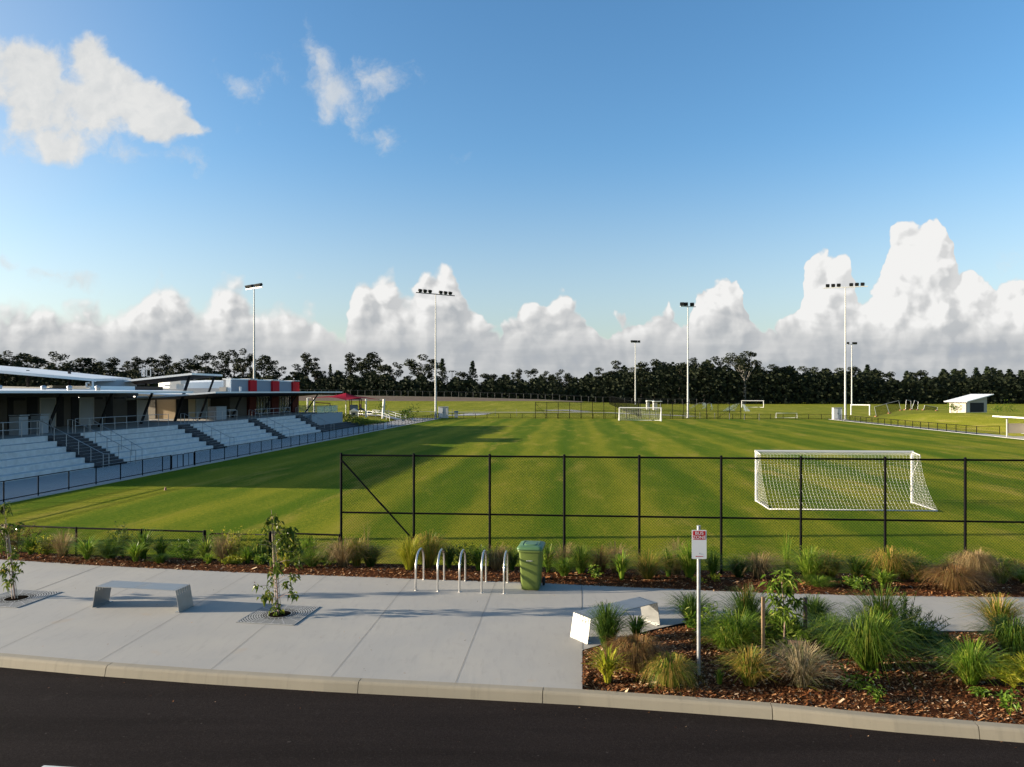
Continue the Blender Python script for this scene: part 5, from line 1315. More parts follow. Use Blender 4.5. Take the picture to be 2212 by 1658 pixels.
back_plants = [
 ('leafy', 'lf_red', 38, 1187, 1142, 95, 'reddish leafy shrub behind the leaning young tree', Mn, 0),
 ('leafy', 'lf_red', -10, 1192, 1140, 90, 'dull reddish shrub at the extreme left edge of the back bed', Mn, 0),
 ('strap', 'lf_green', 67, 1197, 1158, 75, 'green strappy clump right of the reddish shrub', Sn, 0),
 ('leafy', 'lf_yellow', 102, 1196, 1163, 70, 'lime yellow leafy bush in front of the left fence run', Mn, 0),
 ('fine', 'lf_tan', 136, 1201, 1145, 75, 'pinkish tan seeding grass just left of the first low fence post', Gn, -.0),
 ('strap', 'lf_bright', 188, 1209.8, 1160, 100, 'bright strappy clump just right of the first low fence post', Sn, 0),
 ('fine', 'lf_green', 238, 1202.9, 1163, 125, 'fine green mound behind the left metal bench', T, 0),
 ('leafy', 'lf_dark', 266, 1190, 1144, 55, 'dark bushy shrub against the low fence rail', Mn, 0),
 ('strap', 'lf_green', 310, 1201, 1140, 95, 'tall grey green strappy clump reaching above the low fence rail', Sn, 0),
 ('strap', 'lf_bright', 293, 1214.9, 1168, 80, 'light strappy clump in front of the tall grey green one', Sn, 0),
 ('strap', 'lf_green', 347, 1201, 1163, 60, 'thin upright tuft right of the tall grey green clump', Sn, 0),
 ('tussock', 'lf_green', 347, 1218, 1196, 34, 'tiny rounded tuft at the mulch edge behind the left bench', T, 0),
 ('leafy', 'lf_green', 407, 1202.5, 1170, 80, 'round leafy green bush left of the mesh gate', Mn, 0),
 ('strap', 'lf_bright', 444, 1207.7, 1160, 65, 'bright strappy clump at the foot of the left gate post', Sn, 0),
 ('strap', 'lf_bright', 451, 1219.8, 1195, 26, 'tiny bright sprig in the mulch below the left gate post', Sn, 0),
 ('fine', 'lf_tan', 482, 1207.7, 1150, 100, 'tan arching seed grass in front of the mesh gate', Gn, 0),
 ('leafy', 'lf_yellow', 505, 1203, 1151, 80, 'yellow leafy stems rising behind the tan grass at the gate', Mn, 0),
 ('strap', 'lf_bright', 535, 1212.9, 1180, 52, 'vivid green tuft below the middle of the mesh gate', Sn, 0),
 ('leafy', 'lf_green', 566, 1219.8, 1201, 40, 'low leafy plant just left of the middle young tree', Mn, 0),
 ('leafy', 'lf_yellow', 500, 1217, 1208, 50, 'flat yellowish ground plant below the mesh gate', Mn, 0),
 ('tussock', 'lf_green', 560, 1205, 1172, 70, 'soft green grass left of the middle young tree trunk', T, 0),
 ('strap', 'lf_yellow', 620, 1228, 1194, 45, 'yellowish strappy clump just right of the middle young tree', Sn, 0),
 ('fine', 'lf_green', 675, 1223, 1188, 70, 'low green mound left of the tall fence end post', T, 0),
 ('tussock', 'lf_bright', 668, 1199, 1158, 62, 'upright green tuft behind the low mound near the fence end post', T, 0),
 ('leafy', 'lf_green', 712, 1214.6, 1182, 66, 'dark leafy clump under the tan arching grass', Mn, 0),
 ('arch', 'lf_tan', 741, 1222, 1163, 130, 'large tan arching grass at the tall fence end post', Gn, 0),
 ('tussock', 'lf_mix', 770, 1218, 1160, 66, 'straw and green tuft right of the tall fence end post', T, 0),
 ('tussock', 'lf_dark', 800, 1218, 1176, 85, 'dark green tuft between the end post and the first hoop', T, 0),
 ('plume', 'lf_tan', 792, 1205, 1122, 34, 'tall thin seed stalks standing above the dark tuft', Gn, 0),
 ('tussock', 'lf_yellow', 884, 1231.9, 1158, 95, 'bright yellow green tussock just left of the first bicycle hoop', T, 0),
 ('arch', 'lf_mix', 925, 1218, 1148, 110, 'tall arching tussock behind the first bicycle hoop', T, 0),
 ('strap', 'lf_dark', 970, 1221.5, 1178, 56, 'dark strappy clump behind the second bicycle hoop', Sn, 0),
 ('leafy', 'lf_dark', 1005, 1229, 1184, 66, 'dark leafy shrub behind the middle bicycle hoop', Mn, 0),
 ('strap', 'lf_bright', 1033, 1228, 1180, 66, 'light strappy clump behind the fourth bicycle hoop', Sn, 0),
 ('arch', 'lf_tan', 1072, 1221.5, 1176, 95, 'tan drooping grass tuft between the last two hoops', Gn, .1),
 ('strap', 'lf_green', 1106, 1225, 1180, 66, 'green clump hiding behind the wheelie bin', Sn, 0),
 ('strap', 'lf_green', 1184, 1234, 1176, 46, 'upright green clump touching the right side of the wheelie bin', Sn, 0),
 ('tussock', 'lf_green', 1219, 1246, 1205, 60, 'low green tuft in the mulch right of the wheelie bin', T, 0),
 ('fine', 'lf_tan', 1219, 1229, 1172, 90, 'tan grass behind the low tuft right of the bin', Gn, 0),
 ('tussock', 'lf_green', 1255, 1236, 1178, 75, 'dark green tuft left of the third fence post from the sign', T, 0),
 ('fine', 'lf_brown', 1296, 1234, 1180, 95, 'brown seed grass in the middle between bin and sign', Gn, 0),
 ('leafy', 'lf_bright', 1286, 1254, 1224, 44, 'small pale leafy sprig at the mulch edge between bin and sign', 'weed', 0),
 ('strap', 'lf_bright', 1343, 1254, 1190, 66, 'tall bright strappy clump with an orange base', Sn, 0),
 ('fine', 'lf_tan', 1330, 1226, 1172, 80, 'pale tan grass behind the tall bright clump', Gn, 0),
 ('fine', 'lf_mix', 1400, 1252, 1192, 125, 'soft rounded green mound behind the far end of the bench', T, 0),
 ('strap', 'lf_green', 1444, 1244, 1188, 60, 'strappy clump between the soft mound and the sign', Sn, 0),
 ('tussock', 'lf_bright', 1489, 1246, 1170, 95, 'large bright tussock left of the sign pole', T, 0),
 ('fine', 'lf_tan', 1462, 1230, 1166, 70, 'fine tan seed heads behind the bright tussock', Gn, 0),
 ('strap', 'lf_green', 1540, 1244, 1190, 58, 'green clump just right of the sign pole', Sn, 0),
 ('leafy', 'lf_yellow', 1543, 1257, 1241, 40, 'small lime weed in the mulch right of the sign pole', 'weed', 0),
 ('leafy', 'lf_yellow', 1507, 1262, 1250, 36, 'flat yellow weed right behind the sign pole', 'weed', 0),
 ('tussock', 'lf_dark', 1597, 1240, 1205, 80, 'low dark grass clump at the fence right of the sign', T, 0),
 ('arch', 'lf_tan', 1640, 1241, 1192, 120, 'tan arching grass above the tall dark rust tussock', Gn, .15),
 ('plume', 'lf_bright', 1700, 1238, 1136, 46, 'tall soft green plume rising behind the staked tree', T, 0),
 ('tussock', 'lf_bright', 1747, 1250, 1182, 105, 'bright green tussock right of the tall soft plume', T, 0),
 ('fine', 'lf_tan', 1770, 1246, 1190, 66, 'tan stalks right of the bright green tussock', Gn, 0),
 ('fine', 'lf_mix', 1792, 1245, 1190, 100, 'hazy green grass against the mesh right of the tan stalks', T, 0),
 ('fine', 'lf_green', 1766, 1268, 1244, 66, 'low green mound at the mulch edge right of the staked tree', T, 0),
 ('strap', 'lf_dark', 1849, 1255, 1200, 66, 'dark strappy clump above the largest front tussock', Sn, 0),
 ('strap', 'lf_bright', 1876, 1255, 1210, 56, 'light strappy clump just right of the dark strappy one', Sn, 0),
 ('arch', 'lf_mix', 1920, 1253, 1182, 125, 'big arching orange and green tussock at a tall fence post', T, 0),
 ('strap', 'lf_bright', 1908, 1272, 1228, 60, 'bright clump in front of the big orange and green tussock', Sn, 0),
 ('fine', 'lf_mix', 1955, 1240, 1186, 90, 'straw green grass right of the big orange tussock', T, 0),
 ('strap', 'lf_green', 1982, 1255, 1204, 100, 'broad green strappy clump left of the brown grass mound', Sn, 0),
 ('strap', 'lf_yellow', 2058, 1240, 1202, 60, 'yellow strappy clump peeking over the brown grass mound', Sn, 0),
 ('mound', 'lf_brown', 2060, 1274, 1218, 180, 'wide rust brown grass mound at the mulch edge', Gn, 0),
 ('mound', 'lf_tan', 2106, 1252, 1184, 140, 'tan grass mound behind the rust brown one', Gn, 0),
 ('tussock', 'lf_green', 2162, 1257, 1206, 90, 'green tussock right of the tan grass mound', T, 0),
 ('fine', 'lf_brown', 2194, 1240, 1206, 80, 'purplish brown grass at the right end of the back bed', Gn, 0),
 ('strap', 'lf_bright', 2210, 1257, 1228, 56, 'bright green clump cut by the right picture edge in the back bed', Sn, 0),
 ('leafy', 'lf_green', 1847, 1272, 1254, 56, 'low leafy plant in front of the dark strappy clump', Mn, 0),
]
for i, (k, mt, px, yb, yt, sp, lab, nm, ln) in enumerate(back_plants):
    plant(k, mt, px, yb, yt, sp, lab, nm, 'back', BG, ln, 300 + i, .32 if nm == 'weed' else (.75 if mt in ('lf_tan', 'lf_brown') and k != 'mound' else 1.6))
# staked young tree in the front bed
sb_ = G(1692, 1424); sb_.z = 0; t = empty('staked_tree', sb_, 'young narrow leaved tree tied between timber stakes in the front bed', 'young tree')
m = MB(); m.tube([sb_, sb_ + Vector((.03, 0, .7)), sb_ + Vector((-.02, .02, 1.35))], [.020, .014, .006], 6); m.build('trunk', M['bark'], t)
m = MB()
for (px, py, r, n) in ((1690, 1240, .09, 26), (1712, 1252, .08, 18), (1668, 1262, .10, 26), (1700, 1275, .12, 34), (1675, 1295, .12, 30), (1720, 1300, .10, 22), (1690, 1320, .14, 44), (1665, 1340, .13, 36), (1715, 1340, .13, 36), (1640, 1360, .12, 24), (1690, 1360, .16, 50), (1730, 1368, .12, 30), (1705, 1392, .13, 30), (1668, 1385, .11, 24), (1690, 1410, .10, 18)):
    c = A(px, py, sb_.y + rnd.uniform(-.25, .25)); m.wire(sb_ + Vector((0, 0, max(.15, (c.z - .1) * .9))), c, .004); clump(m, c, r * 1.15, int(n * 1.6), .18, .026, .35)
m.build('foliage', M['lf_bam'], t)
for (px, yb, yt, w, mt) in ((1648.5, 1429, 1290, .05, 'timber'), (1739.5, 1418, 1291.5, .05, 'timberdark'), (1734.5, 1441, 1388, .05, 'timberdark')):
    b = G(px, yb); h = CAM - (yt - HY) * b.y / F; m = MB(); m.bar(b + Vector((0, 0, -.05)), b + Vector((0, 0, h)), w); m.build('stake', M[mt], t)
m = MB(); m.bar(A(1650, 1352, 12.6), A(1739, 1358, 12.75), .012, .07); m.build('tie', M['timberdark'], t)
m = MB(); m.bar(A(1702, 1388, 12.3), A(1737, 1390, 12.2), .03, .07); m.build('crosspiece', M['timberdark'], t)
# two round shrubs by the shed, three saplings by the far fence
def small_tree(base, h, s, label, mat, l=.35, n=170):
    t = empty('young_tree', base, label, 'young tree', 'small trees beyond the pitch'); m = MB(); m.tube([base, base + up * h * .9], [.06, .02], 5); m.build('trunk', M['gumbark'], t); m = MB()
    for k in range(9): clump(m, base + Vector((rnd.gauss(0, s * .32), rnd.gauss(0, s * .32), h * rnd.uniform(.3, .92))), s * .5, n // 9, l, l * .5, .3)
    m.build('crown', M[mat], t)
for px, yb, Y, h, s, lab in ((873, 898, 128, 2.1, 1.3, 'left of two small dark trees by the curved ramp'), (886, 898, 126, 2.6, 1.6, 'right of two small dark trees by the curved ramp'), (823, 892, 150, 2.2, 2.6, 'dark bushy tree behind the leaning white sail post')):
    p = A(px, yb, Y); p.z = ground_h(p.x, p.y); small_tree(p, h, s, lab, 'lf_dark')
for px, yb, Y, h, s, lab in ((2056, 891, 148.5, 2.0, 1.5, 'round green shrub at the shed wall, left of a pair'), (2067, 892, 147, 1.9, 1.5, 'round green shrub at the shed wall, right of a pair'), (2155, 893, 160, 1.9, 1.6, 'small green shrub in shade right of the shed'), (2182, 894, 160, 2.2, 2.4, 'bushy green shrub farther right of the shed')):
    p = A(px, yb, Y); p.z -= .1; small_tree(p, h, s, lab, 'lf_green', .3)
# dark planted slope at the end of the terrace
m = MB()
for _ in range(2600):
    u, v = rnd.uniform(-35.5, -30.6), rnd.uniform(101.8, 118); hmx = lerp(2.0, .35, smooth(102, 117, v)) * lerp(1, .35, smooth(-33.5, -30.8, u))
    p = W(u, v, rnd.uniform(.05, hmx)); leaf(m, p, Vector((rnd.gauss(0, 1), rnd.gauss(0, 1), rnd.gauss(.5, .5))), rnd.uniform(.2, .5), .10, .2)
m.build('ground_cover', M['lf_dark'], kind='stuff', label='dark ground cover on the slope at the end of the terrace')

# ================================================================= TREES OF THE WOOD
def leafcloud(m, c, r, n, size, r_):
    for _ in range(n):
        while True:
            q = Vector((r_.uniform(-1, 1), r_.uniform(-1, 1), r_.uniform(-1, 1)))
            if .30 < q.length < 1: break
        p = c + Vector((q.x * r[0], q.y * r[1], q.z * r[2])); d = Vector((r_.gauss(0, 1), r_.gauss(0, 1), r_.gauss(0, .7))).normalized(); s = d.cross(Vector((r_.gauss(0, 1), r_.gauss(0, 1), r_.gauss(0, 1)))).normalized(); l = size * r_.uniform(.6, 1.3)
        m.add([p - d * l * .5, p + s * l * .3, p + d * l * .5, p - s * l * .3], [[0, 1, 2, 3]])
def tree_proto(kind, seed):
    """crown about 10 m wide and 20 m tall, standing at the origin"""
    r_ = random.Random(seed); tr = MB(); cr = MB(); H = 20.0
    if kind == 'gum':
        lean = r_.uniform(-.8, .8); fork = r_.uniform(7, 10.5)
        tr.tube([(0, 0, -.5), (lean * .3, 0, fork * .6), (lean * .6, 0, fork)], [.34, .26, .2], 6)
        for k in range(r_.randint(8, 11)):
            a = r_.uniform(0, 2 * math.pi); rad = r_.uniform(.6, 4.6); z = H * r_.uniform(.52, .95) - rad * .45
            e = Vector((lean + math.cos(a) * rad, math.sin(a) * rad * .8, z)); s = Vector((lean * .6, 0, fork)); mid = s.lerp(e, .55) + Vector((0, 0, .9))
            tr.tube([s - up * r_.uniform(0, 2.5), mid, e], [.15, .09, .04], 5); rr = r_.uniform(1.2, 2.1)
            leafcloud(cr, e + Vector((0, 0, .5)), (rr * 1.15, rr * 1.1, rr * .75), 110, .80, r_)
            if r_.random() < .7: leafcloud(cr, e + Vector((r_.gauss(0, 1.3), r_.gauss(0, 1.2), -r_.uniform(.8, 2.4))), (rr * .7, rr * .7, rr * .55), 45, .75, r_)
        leafcloud(cr, Vector((lean, 0, H - 1.5)), (1.9, 1.7, 1.5), 110, .80, r_)
    elif kind == 'dense':
        tr.tube([(0, 0, -.5), (0, 0, 9), (.3, 0, 16)], [.4, .26, .08], 6)
        for k in range(15):
            a = r_.uniform(0, 2 * math.pi); z = H * r_.uniform(.25, .92); rad = 4.2 * math.sin(math.pi * min(1, (z / H) * .9 + .12)) * r_.uniform(.3, 1)
            rr = r_.uniform(1.3, 2.2); leafcloud(cr, Vector((math.cos(a) * rad, math.sin(a) * rad, z)), (rr * 1.2, rr * 1.2, rr * .85), 120, .85, r_)
    elif kind == 'pine':
        tr.tube([(0, 0, -.5), (0, 0, 10), (0, 0, H - .5)], [.30, .22, .04], 6)
        for k in range(16):
            z = lerp(7.0, H - .3, k / 15); rad = lerp(3.4, .5, (k / 15) ** 1.2)
            for j in range(4):
                a = r_.uniform(0, 2 * math.pi); e = Vector((math.cos(a) * rad * .65, math.sin(a) * rad * .65, z + .3)); leafcloud(cr, e, (rad * .5 + .3, rad * .5 + .3, .65), 34, .7, r_)
    elif kind == 'palm':
        tr.tube([(0, 0, -.5), (0, 0, 9), (.1, 0, H - 3)], [.22, .17, .14], 6)
        for k in range(16):
            a = 2 * math.pi * k / 16 + r_.uniform(-.15, .15); o = Vector((math.cos(a), math.sin(a), 0)); s = Vector((-o.y, o.x, 0)); pr = None
            for j in range(7):
                t = j / 6; p = Vector((0, 0, H - 3)) + o * 3.4 * t + up * (2.6 * t - 3.2 * t * t + r_.uniform(-.1, .1)); w = s * .42 * (1 - t * .7)
                if pr: cr.add([pr[0], pr[1], p + w - up * .3, p - w - up * .3], [[0, 1, 2, 3]])
                pr = (p - w - up * .3, p + w - up * .3)
    return tr, cr
protos = {}
for kind, seeds in (('gum', (11, 12, 13, 14, 15)), ('dense', (21, 22, 23)), ('pine', (31, 32, 33)), ('palm', (41,))):
    protos[kind] = []
    for s in seeds:
        tr, cr = tree_proto(kind, s)
        t = empty({'gum': 'gum_tree', 'dense': 'broad_tree', 'pine': 'pine_tree', 'palm': 'palm_tree'}[kind], (0, 0, 0)); tr.build('trunk', M['gumbark'], t, local=True); cr.build('crown', M[{'gum': 'lf_gum', 'dense': 'lf_gum', 'pine': 'lf_pine', 'palm': 'lf_gum'}[kind]], t, local=True); protos[kind].append(t)
T7 = lambda L: [(.5424 * x, 490.8 + .5424 * y, w * .5424, k) for x, y, w, k in L]
T8 = lambda L: [(1090.7 + .5069 * x, 381.7 + .5069 * y, w * .5069, k) for x, y, w, k in L]
trees = T7([(-10, 492, 80, 'dense'), (28, 492, 70, 'gum'), (85, 495, 90, 'dense'), (135, 510, 90, 'dense'), (205, 494, 80, 'gum'), (270, 530, 70, 'dense'), (325, 514, 125, 'dense'), (390, 532, 80, 'dense'), (455, 518, 80, 'gum'), (500, 545, 60, 'gum'), (545, 515, 60, 'gum'), (600, 518, 62, 'gum'), (660, 507, 82, 'gum'), (712, 535, 60, 'dense'), (755, 514, 100, 'dense'), (826, 499, 62, 'gum'), (880, 494, 52, 'gum'), (930, 487, 78, 'gum'), (970, 483, 60, 'gum'), (985, 540, 50, 'gum'), (1050, 504, 80, 'dense'), (1102, 530, 58, 'gum'), (1215, 499, 66, 'gum'), (1180, 545, 66, 'gum'), (1255, 539, 62, 'gum'), (1315, 549, 34, 'pine'), (1358, 562, 40, 'palm'), (1392, 499, 68, 'gum'), (1487, 493, 82, 'dense'), (1450, 530, 70, 'dense'), (1530, 545, 70, 'dense'), (1572, 538, 50, 'gum'), (1640, 575, 60, 'gum'), (1680, 507, 92, 'gum'), (1722, 530, 60, 'gum'), (1762, 529, 52, 'pine'), (1800, 556, 50, 'palm'), (1840, 575, 60, 'dense'), (1882, 537, 50, 'pine'), (1935, 582, 60, 'dense'), (1968, 584, 55, 'gum'), (2010, 586, 60, 'dense'), (2069, 563, 44, 'gum'), (2128, 563, 52, 'gum'), (2178, 573, 52, 'gum')]) + \
    T8([(200, 848, 60, 'gum'), (243, 822, 55, 'gum'), (285, 850, 60, 'dense'), (325, 848, 70, 'palm'), (360, 846, 70, 'dense'), (402, 813, 76, 'gum'), (440, 830, 70, 'dense'), (474, 783, 72, 'gum'), (510, 830, 44, 'pine'), (545, 812, 60, 'gum'), (580, 788, 80, 'gum'), (640, 776, 74, 'gum'), (692, 794, 74, 'dense'), (745, 793, 74, 'gum'), (800, 771, 74, 'gum'), (850, 790, 86, 'dense'), (893, 766, 74, 'gum'), (945, 768, 70, 'gum'), (1085, 800, 66, 'dense'), (1132, 798, 70, 'gum'), (1195, 804, 80, 'dense'), (1260, 807, 70, 'gum'), (1318, 811, 62, 'gum'), (1372, 814, 60, 'gum'), (1425, 814, 66, 'gum'), (1490, 807, 74, 'gum'), (1545, 807, 66, 'pine'), (1592, 824, 66, 'gum'), (1645, 830, 58, 'gum'), (1712, 832, 52, 'pine'), (1778, 824, 70, 'gum'), (1828, 848, 56, 'dense'), (1870, 824, 80, 'pine'), (1915, 824, 70, 'pine'), (1955, 824, 56, 'pine'), (2008, 819, 66, 'pine'), (2055, 814, 56, 'pine'), (2110, 829, 60, 'pine'), (2150, 825, 66, 'pine'), (2200, 829, 70, 'pine')])
zones = [(0, 120, 'above the long upper roof'), (120, 260, 'behind the clubhouse plant screens'), (260, 420, 'above the roof aerials and canopy'), (420, 545, 'left of the white crossarm mast, above the canopy end'), (545, 660, 'above the red panelled parapet'), (660, 800, 'above the crimson shade sail'), (800, 935, 'left of the left corner mast'), (935, 1060, 'just right of the left corner mast'), (1060, 1200, 'above the bank end left of the far ball fence'), (1200, 1366, 'left of the thin distant mast over the far goal'), (1366, 1482, 'between thin distant mast and three lamp mast'), (1482, 1600, 'right of the three lamp mast'), (1600, 1715, 'right of the tall pale gum'), (1715, 1824, 'left of the tallest mast'), (1824, 1950, 'right of the tallest mast'), (1950, 2050, 'left of the storage shed'), (2050, 2140, 'behind the storage shed'), (2140, 2300, 'right of the storage shed')]
desc = {'gum': ('open crowned gum tree', 'gum tree'), 'dense': ('dense rounded dark tree', 'tree'), 'pine': ('narrow dark pine', 'pine tree'), 'palm': ('feathery palm', 'palm tree')}
ords = ['first', 'second', 'third', 'fourth', 'fifth', 'sixth', 'seventh', 'eighth', 'ninth', 'tenth']
trees.sort(key=lambda t: t[0]); cnt = {}; used = set()
for i, (px, yt, w, kind) in enumerate(trees):
    Y = 322 + (i * 37 % 5) * 7 + (12 if yt > 790 else 0)
    x = (px - CX) / F * Y; z0 = ground_h(x, Y) - .2; h = CAM - (yt - HY) * Y / F - z0
    P_ = protos[kind]; k = (i * 7 + i // 3) % len(P_); src = P_[k]
    o = src if (kind, k) not in used else copy_tree(src); used.add((kind, k))
    wm_ = w * Y / F; o.location = (x, Y, z0); o.scale = (wm_ / 10.0 * (1.42 if px < 1300 else 1.65), wm_ / 10.0 * 1.35, h / 20.0)
    if kind != 'palm': o.rotation_euler = (0, 0, (0.3 * (i % 3) - .3) + (math.pi if i % 2 else 0))
    zn = 'left of everything'
    for a, b, s in zones:
        if a - 20 <= px < b or (a <= px < b): zn = s
        if a <= px < b: break
    cnt[(zn, kind)] = cnt.get((zn, kind), 0) + 1
    lab = f"{desc[kind][0]} in the far tree line {zn}, {ords[cnt[(zn, kind)] - 1]} from left"
    tag(o, ' '.join(lab.replace(' in the far tree line', '').split()[:16]), desc[kind][1], 'trees of the far wood')
for kd in protos:
    for k, o in enumerate(protos[kd]):
        if (kd, k) not in used:
            for ch in list(o.children): bpy.data.objects.remove(ch)
            bpy.data.objects.remove(o)
# the one tall gum with a pale forked trunk
r_ = random.Random(77); Y = 318; x = (1608 - CX) / F * Y; z0 = ground_h(x, Y) - .2; H = CAM - (757 - HY) * Y / F - z0
t = empty('gum_tree', (x, Y, z0), 'tallest gum with a pale forked trunk, standing out of the dark wood', 'gum tree', 'trees of the far wood')
tr, cr = MB(), MB(); tr.tube([(0, 0, 0), (.3, 0, H * .3), (.2, 0, H * .5)], [.7, .55, .42], 8)
for k in range(13):
    a = r_.uniform(0, 2 * math.pi); rad = r_.uniform(2.0, 8.5); e = Vector((math.cos(a) * rad, math.sin(a) * rad * .6, H * r_.uniform(.66, .93) - abs(rad - 3) * .25)); s = Vector((.2, 0, H * r_.uniform(.35, .5)))
    tr.tube([s, s.lerp(e, .5) + up * 1.4, e], [.28, .18, .06], 6); rr = r_.uniform(1.3, 2.3); leafcloud(cr, e + up * .5, (rr * 1.2, rr, rr * .7), 120, .8, r_)
leafcloud(cr, Vector((1, 0, H - 2)), (3, 2, 1.8), 200, .8, r_); tr.build('trunk', M['palebark'], t, local=True); cr.build('crown', M['lf_gum'], t, local=True)
# the mass of the wood behind and below them
def wood_top(px):
    return interp(px, [(-200, 800), (0, 796), (120, 802), (200, 814), (330, 813), (430, 817), (560, 818), (640, 826), (700, 820), (800, 815), (900, 826), (1000, 829), (1100, 826), (1190, 830), (1240, 828), (1300, 815), (1380, 805), (1500, 795), (1600, 795), (1700, 806), (1800, 812), (1880, 812), (1950, 826), (2000, 820), (2100, 812), (2212, 810), (2500, 808)])
r_ = random.Random(5); m = MB()
for _ in range(70000):
    px = r_.uniform(-260, 2480); Y = r_.uniform(312, 352); x = (px - CX) / F * Y; z0 = ground_h(x, Y)
    bump = 1.6 * math.sin(px * .071) + 1.4 * math.sin(px * .173 + 1) + 1.0 * math.sin(px * .41 + Y)
    top = CAM - (wood_top(px) - 3 - HY) * Y / F + bump * .8; z = lerp(z0 - .1, top, r_.random() ** .85)
    d = Vector((r_.gauss(0, 1), r_.gauss(0, .6), r_.gauss(0, .7))).normalized(); s = d.cross(Vector((0, 1, .2))).normalized(); l = r_.uniform(.8, 2.0); p = Vector((x, Y, z))
    m.add([p - d * l * .5, p + s * l * .33, p + d * l * .5, p - s * l * .33], [[0, 1, 2, 3]])
m.build('woods', M['lf_wood'], kind='stuff', label='dense dark mass of the far wood')
# added dark backing that closes the bright gaps in the wood
m = MB(); hx = [-900 + 6 * i for i in range(310)]
prof = lambda x: CAM - (wood_top(CX + x / 366 * F) + 9 - HY) * 366 / F + 1.2 * math.sin(x * .09) + .8 * math.sin(x * .23 + 1)
for a, b in zip(hx, hx[1:]):
    m.quad((a, 364, -.5), (b, 364, -.5), (b, 366, prof(b)), (a, 366, prof(a))); m.quad((a, 366, prof(a)), (b, 366, prof(b)), (b, 520, prof(b) * .7), (a, 520, prof(a) * .7))
m.build('wood_backing', M['lf_wood'], kind='structure')
# ================================================================= SKY, SUN, CAMERA
world = bpy.data.worlds.new('World'); scene.world = world; world.use_nodes = True
t = NT(world.node_tree)
for n_ in list(t.n): t.n.remove(n_)
out = t.n.new('ShaderNodeOutputWorld')
sky = t.n.new('ShaderNodeTexSky'); sky.sky_type = 'NISHITA'; sky.sun_disc = False
sky.sun_elevation = SUN_EL; sky.sun_rotation = R(270) - SUN_AZ; sky.altitude = 30; sky.air_density = 1.0; sky.dust_density = 1.2; sky.ozone_density = 2.2
bg = t.n.new('ShaderNodeBackground'); bg.inputs['Strength'].default_value = SKY_STR
hs = t.n.new('ShaderNodeHueSaturation'); hs.inputs['Saturation'].default_value = SKY_SAT; hs.inputs['Hue'].default_value = SKY_HUE; t.l.new(sky.outputs[0], hs.inputs['Color'])
t.l.new(hs.outputs[0], bg.inputs['Color'])
# clouds: a field of cumulus towers over the northern horizon, in directions (x/y, z/y)
tc = t.n.new('ShaderNodeTexCoord'); d = t.sep(tc.outputs['Generated'])
yy = t.m('MAXIMUM', d[1], .02); P0 = t.comb(t.m('DIVIDE', d[0], yy), t.m('DIVIDE', d[2], yy), 0.0)
def warp(v, amt, scale, det=3):
    n_ = t.noise(v, scale, det, .55, 0.0, 1); return t.vm('ADD', v, t.vm('SCALE', t.vm('SUBTRACT', n_, (.5, .5, .5)), amt))
def vor(v, scale):
    k = t.n.new('ShaderNodeTexVoronoi'); k.voronoi_dimensions = '2D'; k.feature = 'SMOOTH_F1'; k.inputs['Smoothness'].default_value = .35
    t.l.new(v, k.inputs['Vector']); k.inputs['Scale'].default_value = scale; return k.outputs['Distance']
def add(*a):
    r = a[0]
    for k in a[1:]: r = t.m('ADD', r, k)
    return r
mul = lambda a, b: t.m('MULTIPLY', a, b)
top_px = [(-400, 670), (0, 662), (40, 648), (100, 664), (150, 668), (200, 646), (240, 662), (300, 656), (322, 612), (350, 602), (400, 624), (430, 650), (470, 606), (500, 594), (540, 620), (570, 660), (620, 668), (660, 658), (700, 690), (745, 712), (760, 640), (778, 598), (815, 586), (848, 594), (866, 624), (890, 632), (902, 592), (940, 566), (980, 580), (1000, 630), (1040, 672), (1075, 712), (1085, 690), (1120, 668), (1160, 646), (1190, 632), (1230, 660), (1280, 684), (1300, 716), (1340, 682), (1390, 690), (1440, 662), (1470, 690), (1500, 646), (1545, 596), (1590, 594), (1614, 660), (1650, 702), (1690, 672), (1726, 640), (1746, 574), (1790, 540), (1838, 566), (1856, 612), (1890, 612), (1912, 544), (1940, 490), (2000, 466), (2044, 492), (2066, 560), (2110, 580), (2160, 608), (2260, 612), (2600, 640)]
def TOPF(X):
    fc = t.n.new('ShaderNodeFloatCurve'); cv = fc.mapping.curves[0]; x0, x1 = -400.0, 2600.0
    while len(cv.points) < len(top_px): cv.points.new(.5, .5)
    for p_, (x, y) in zip(cv.points, top_px): p_.location = ((x - x0) / (x1 - x0), (HY - y) / 500.0); p_.handle_type = 'AUTO'
    fc.mapping.update()
    t.l.new(t.m('DIVIDE', t.m('SUBTRACT', t.m('MULTIPLY_ADD', X, F, CX), x0), x1 - x0), fc.inputs['Value'])
    return mul(fc.outputs[0], 500.0 / F)
def field(v):
    """height of the heaped-up cloud surface: rounded puffs of three sizes and finer noise"""
    w = warp(warp(v, .040, 13, 3), .008, 46, 3); q = t.sep(w)
    puff = add(mul(t.m('SUBTRACT', .42, vor(w, 20.0)), .040), mul(t.m('SUBTRACT', .42, vor(w, 52.0)), .013), mul(t.m('SUBTRACT', .42, vor(w, 120.0)), .0035), mul(t.m('SUBTRACT', t.noise(v, 20, 5, .52), .5), .034))
    return TOPF(q[0]), puff, q
T0, puff0, q = field(P0); X, Z = q[0], t.sep(P0)[1]
band = add(t.m('SUBTRACT', T0, q[1]), puff0, -.005)
soft = t.ss(X, .20, -.55)                                # the towers lose their edge towards the sun
m_band = t.ss(band, t.m('MULTIPLY', soft, -.008), t.m('MULTIPLY_ADD', soft, .014, .007))
E = .012; Lv = (-.80 * E, .60 * E, 0.0); T1, puff1, q1 = field(t.vm('ADD', P0, Lv))
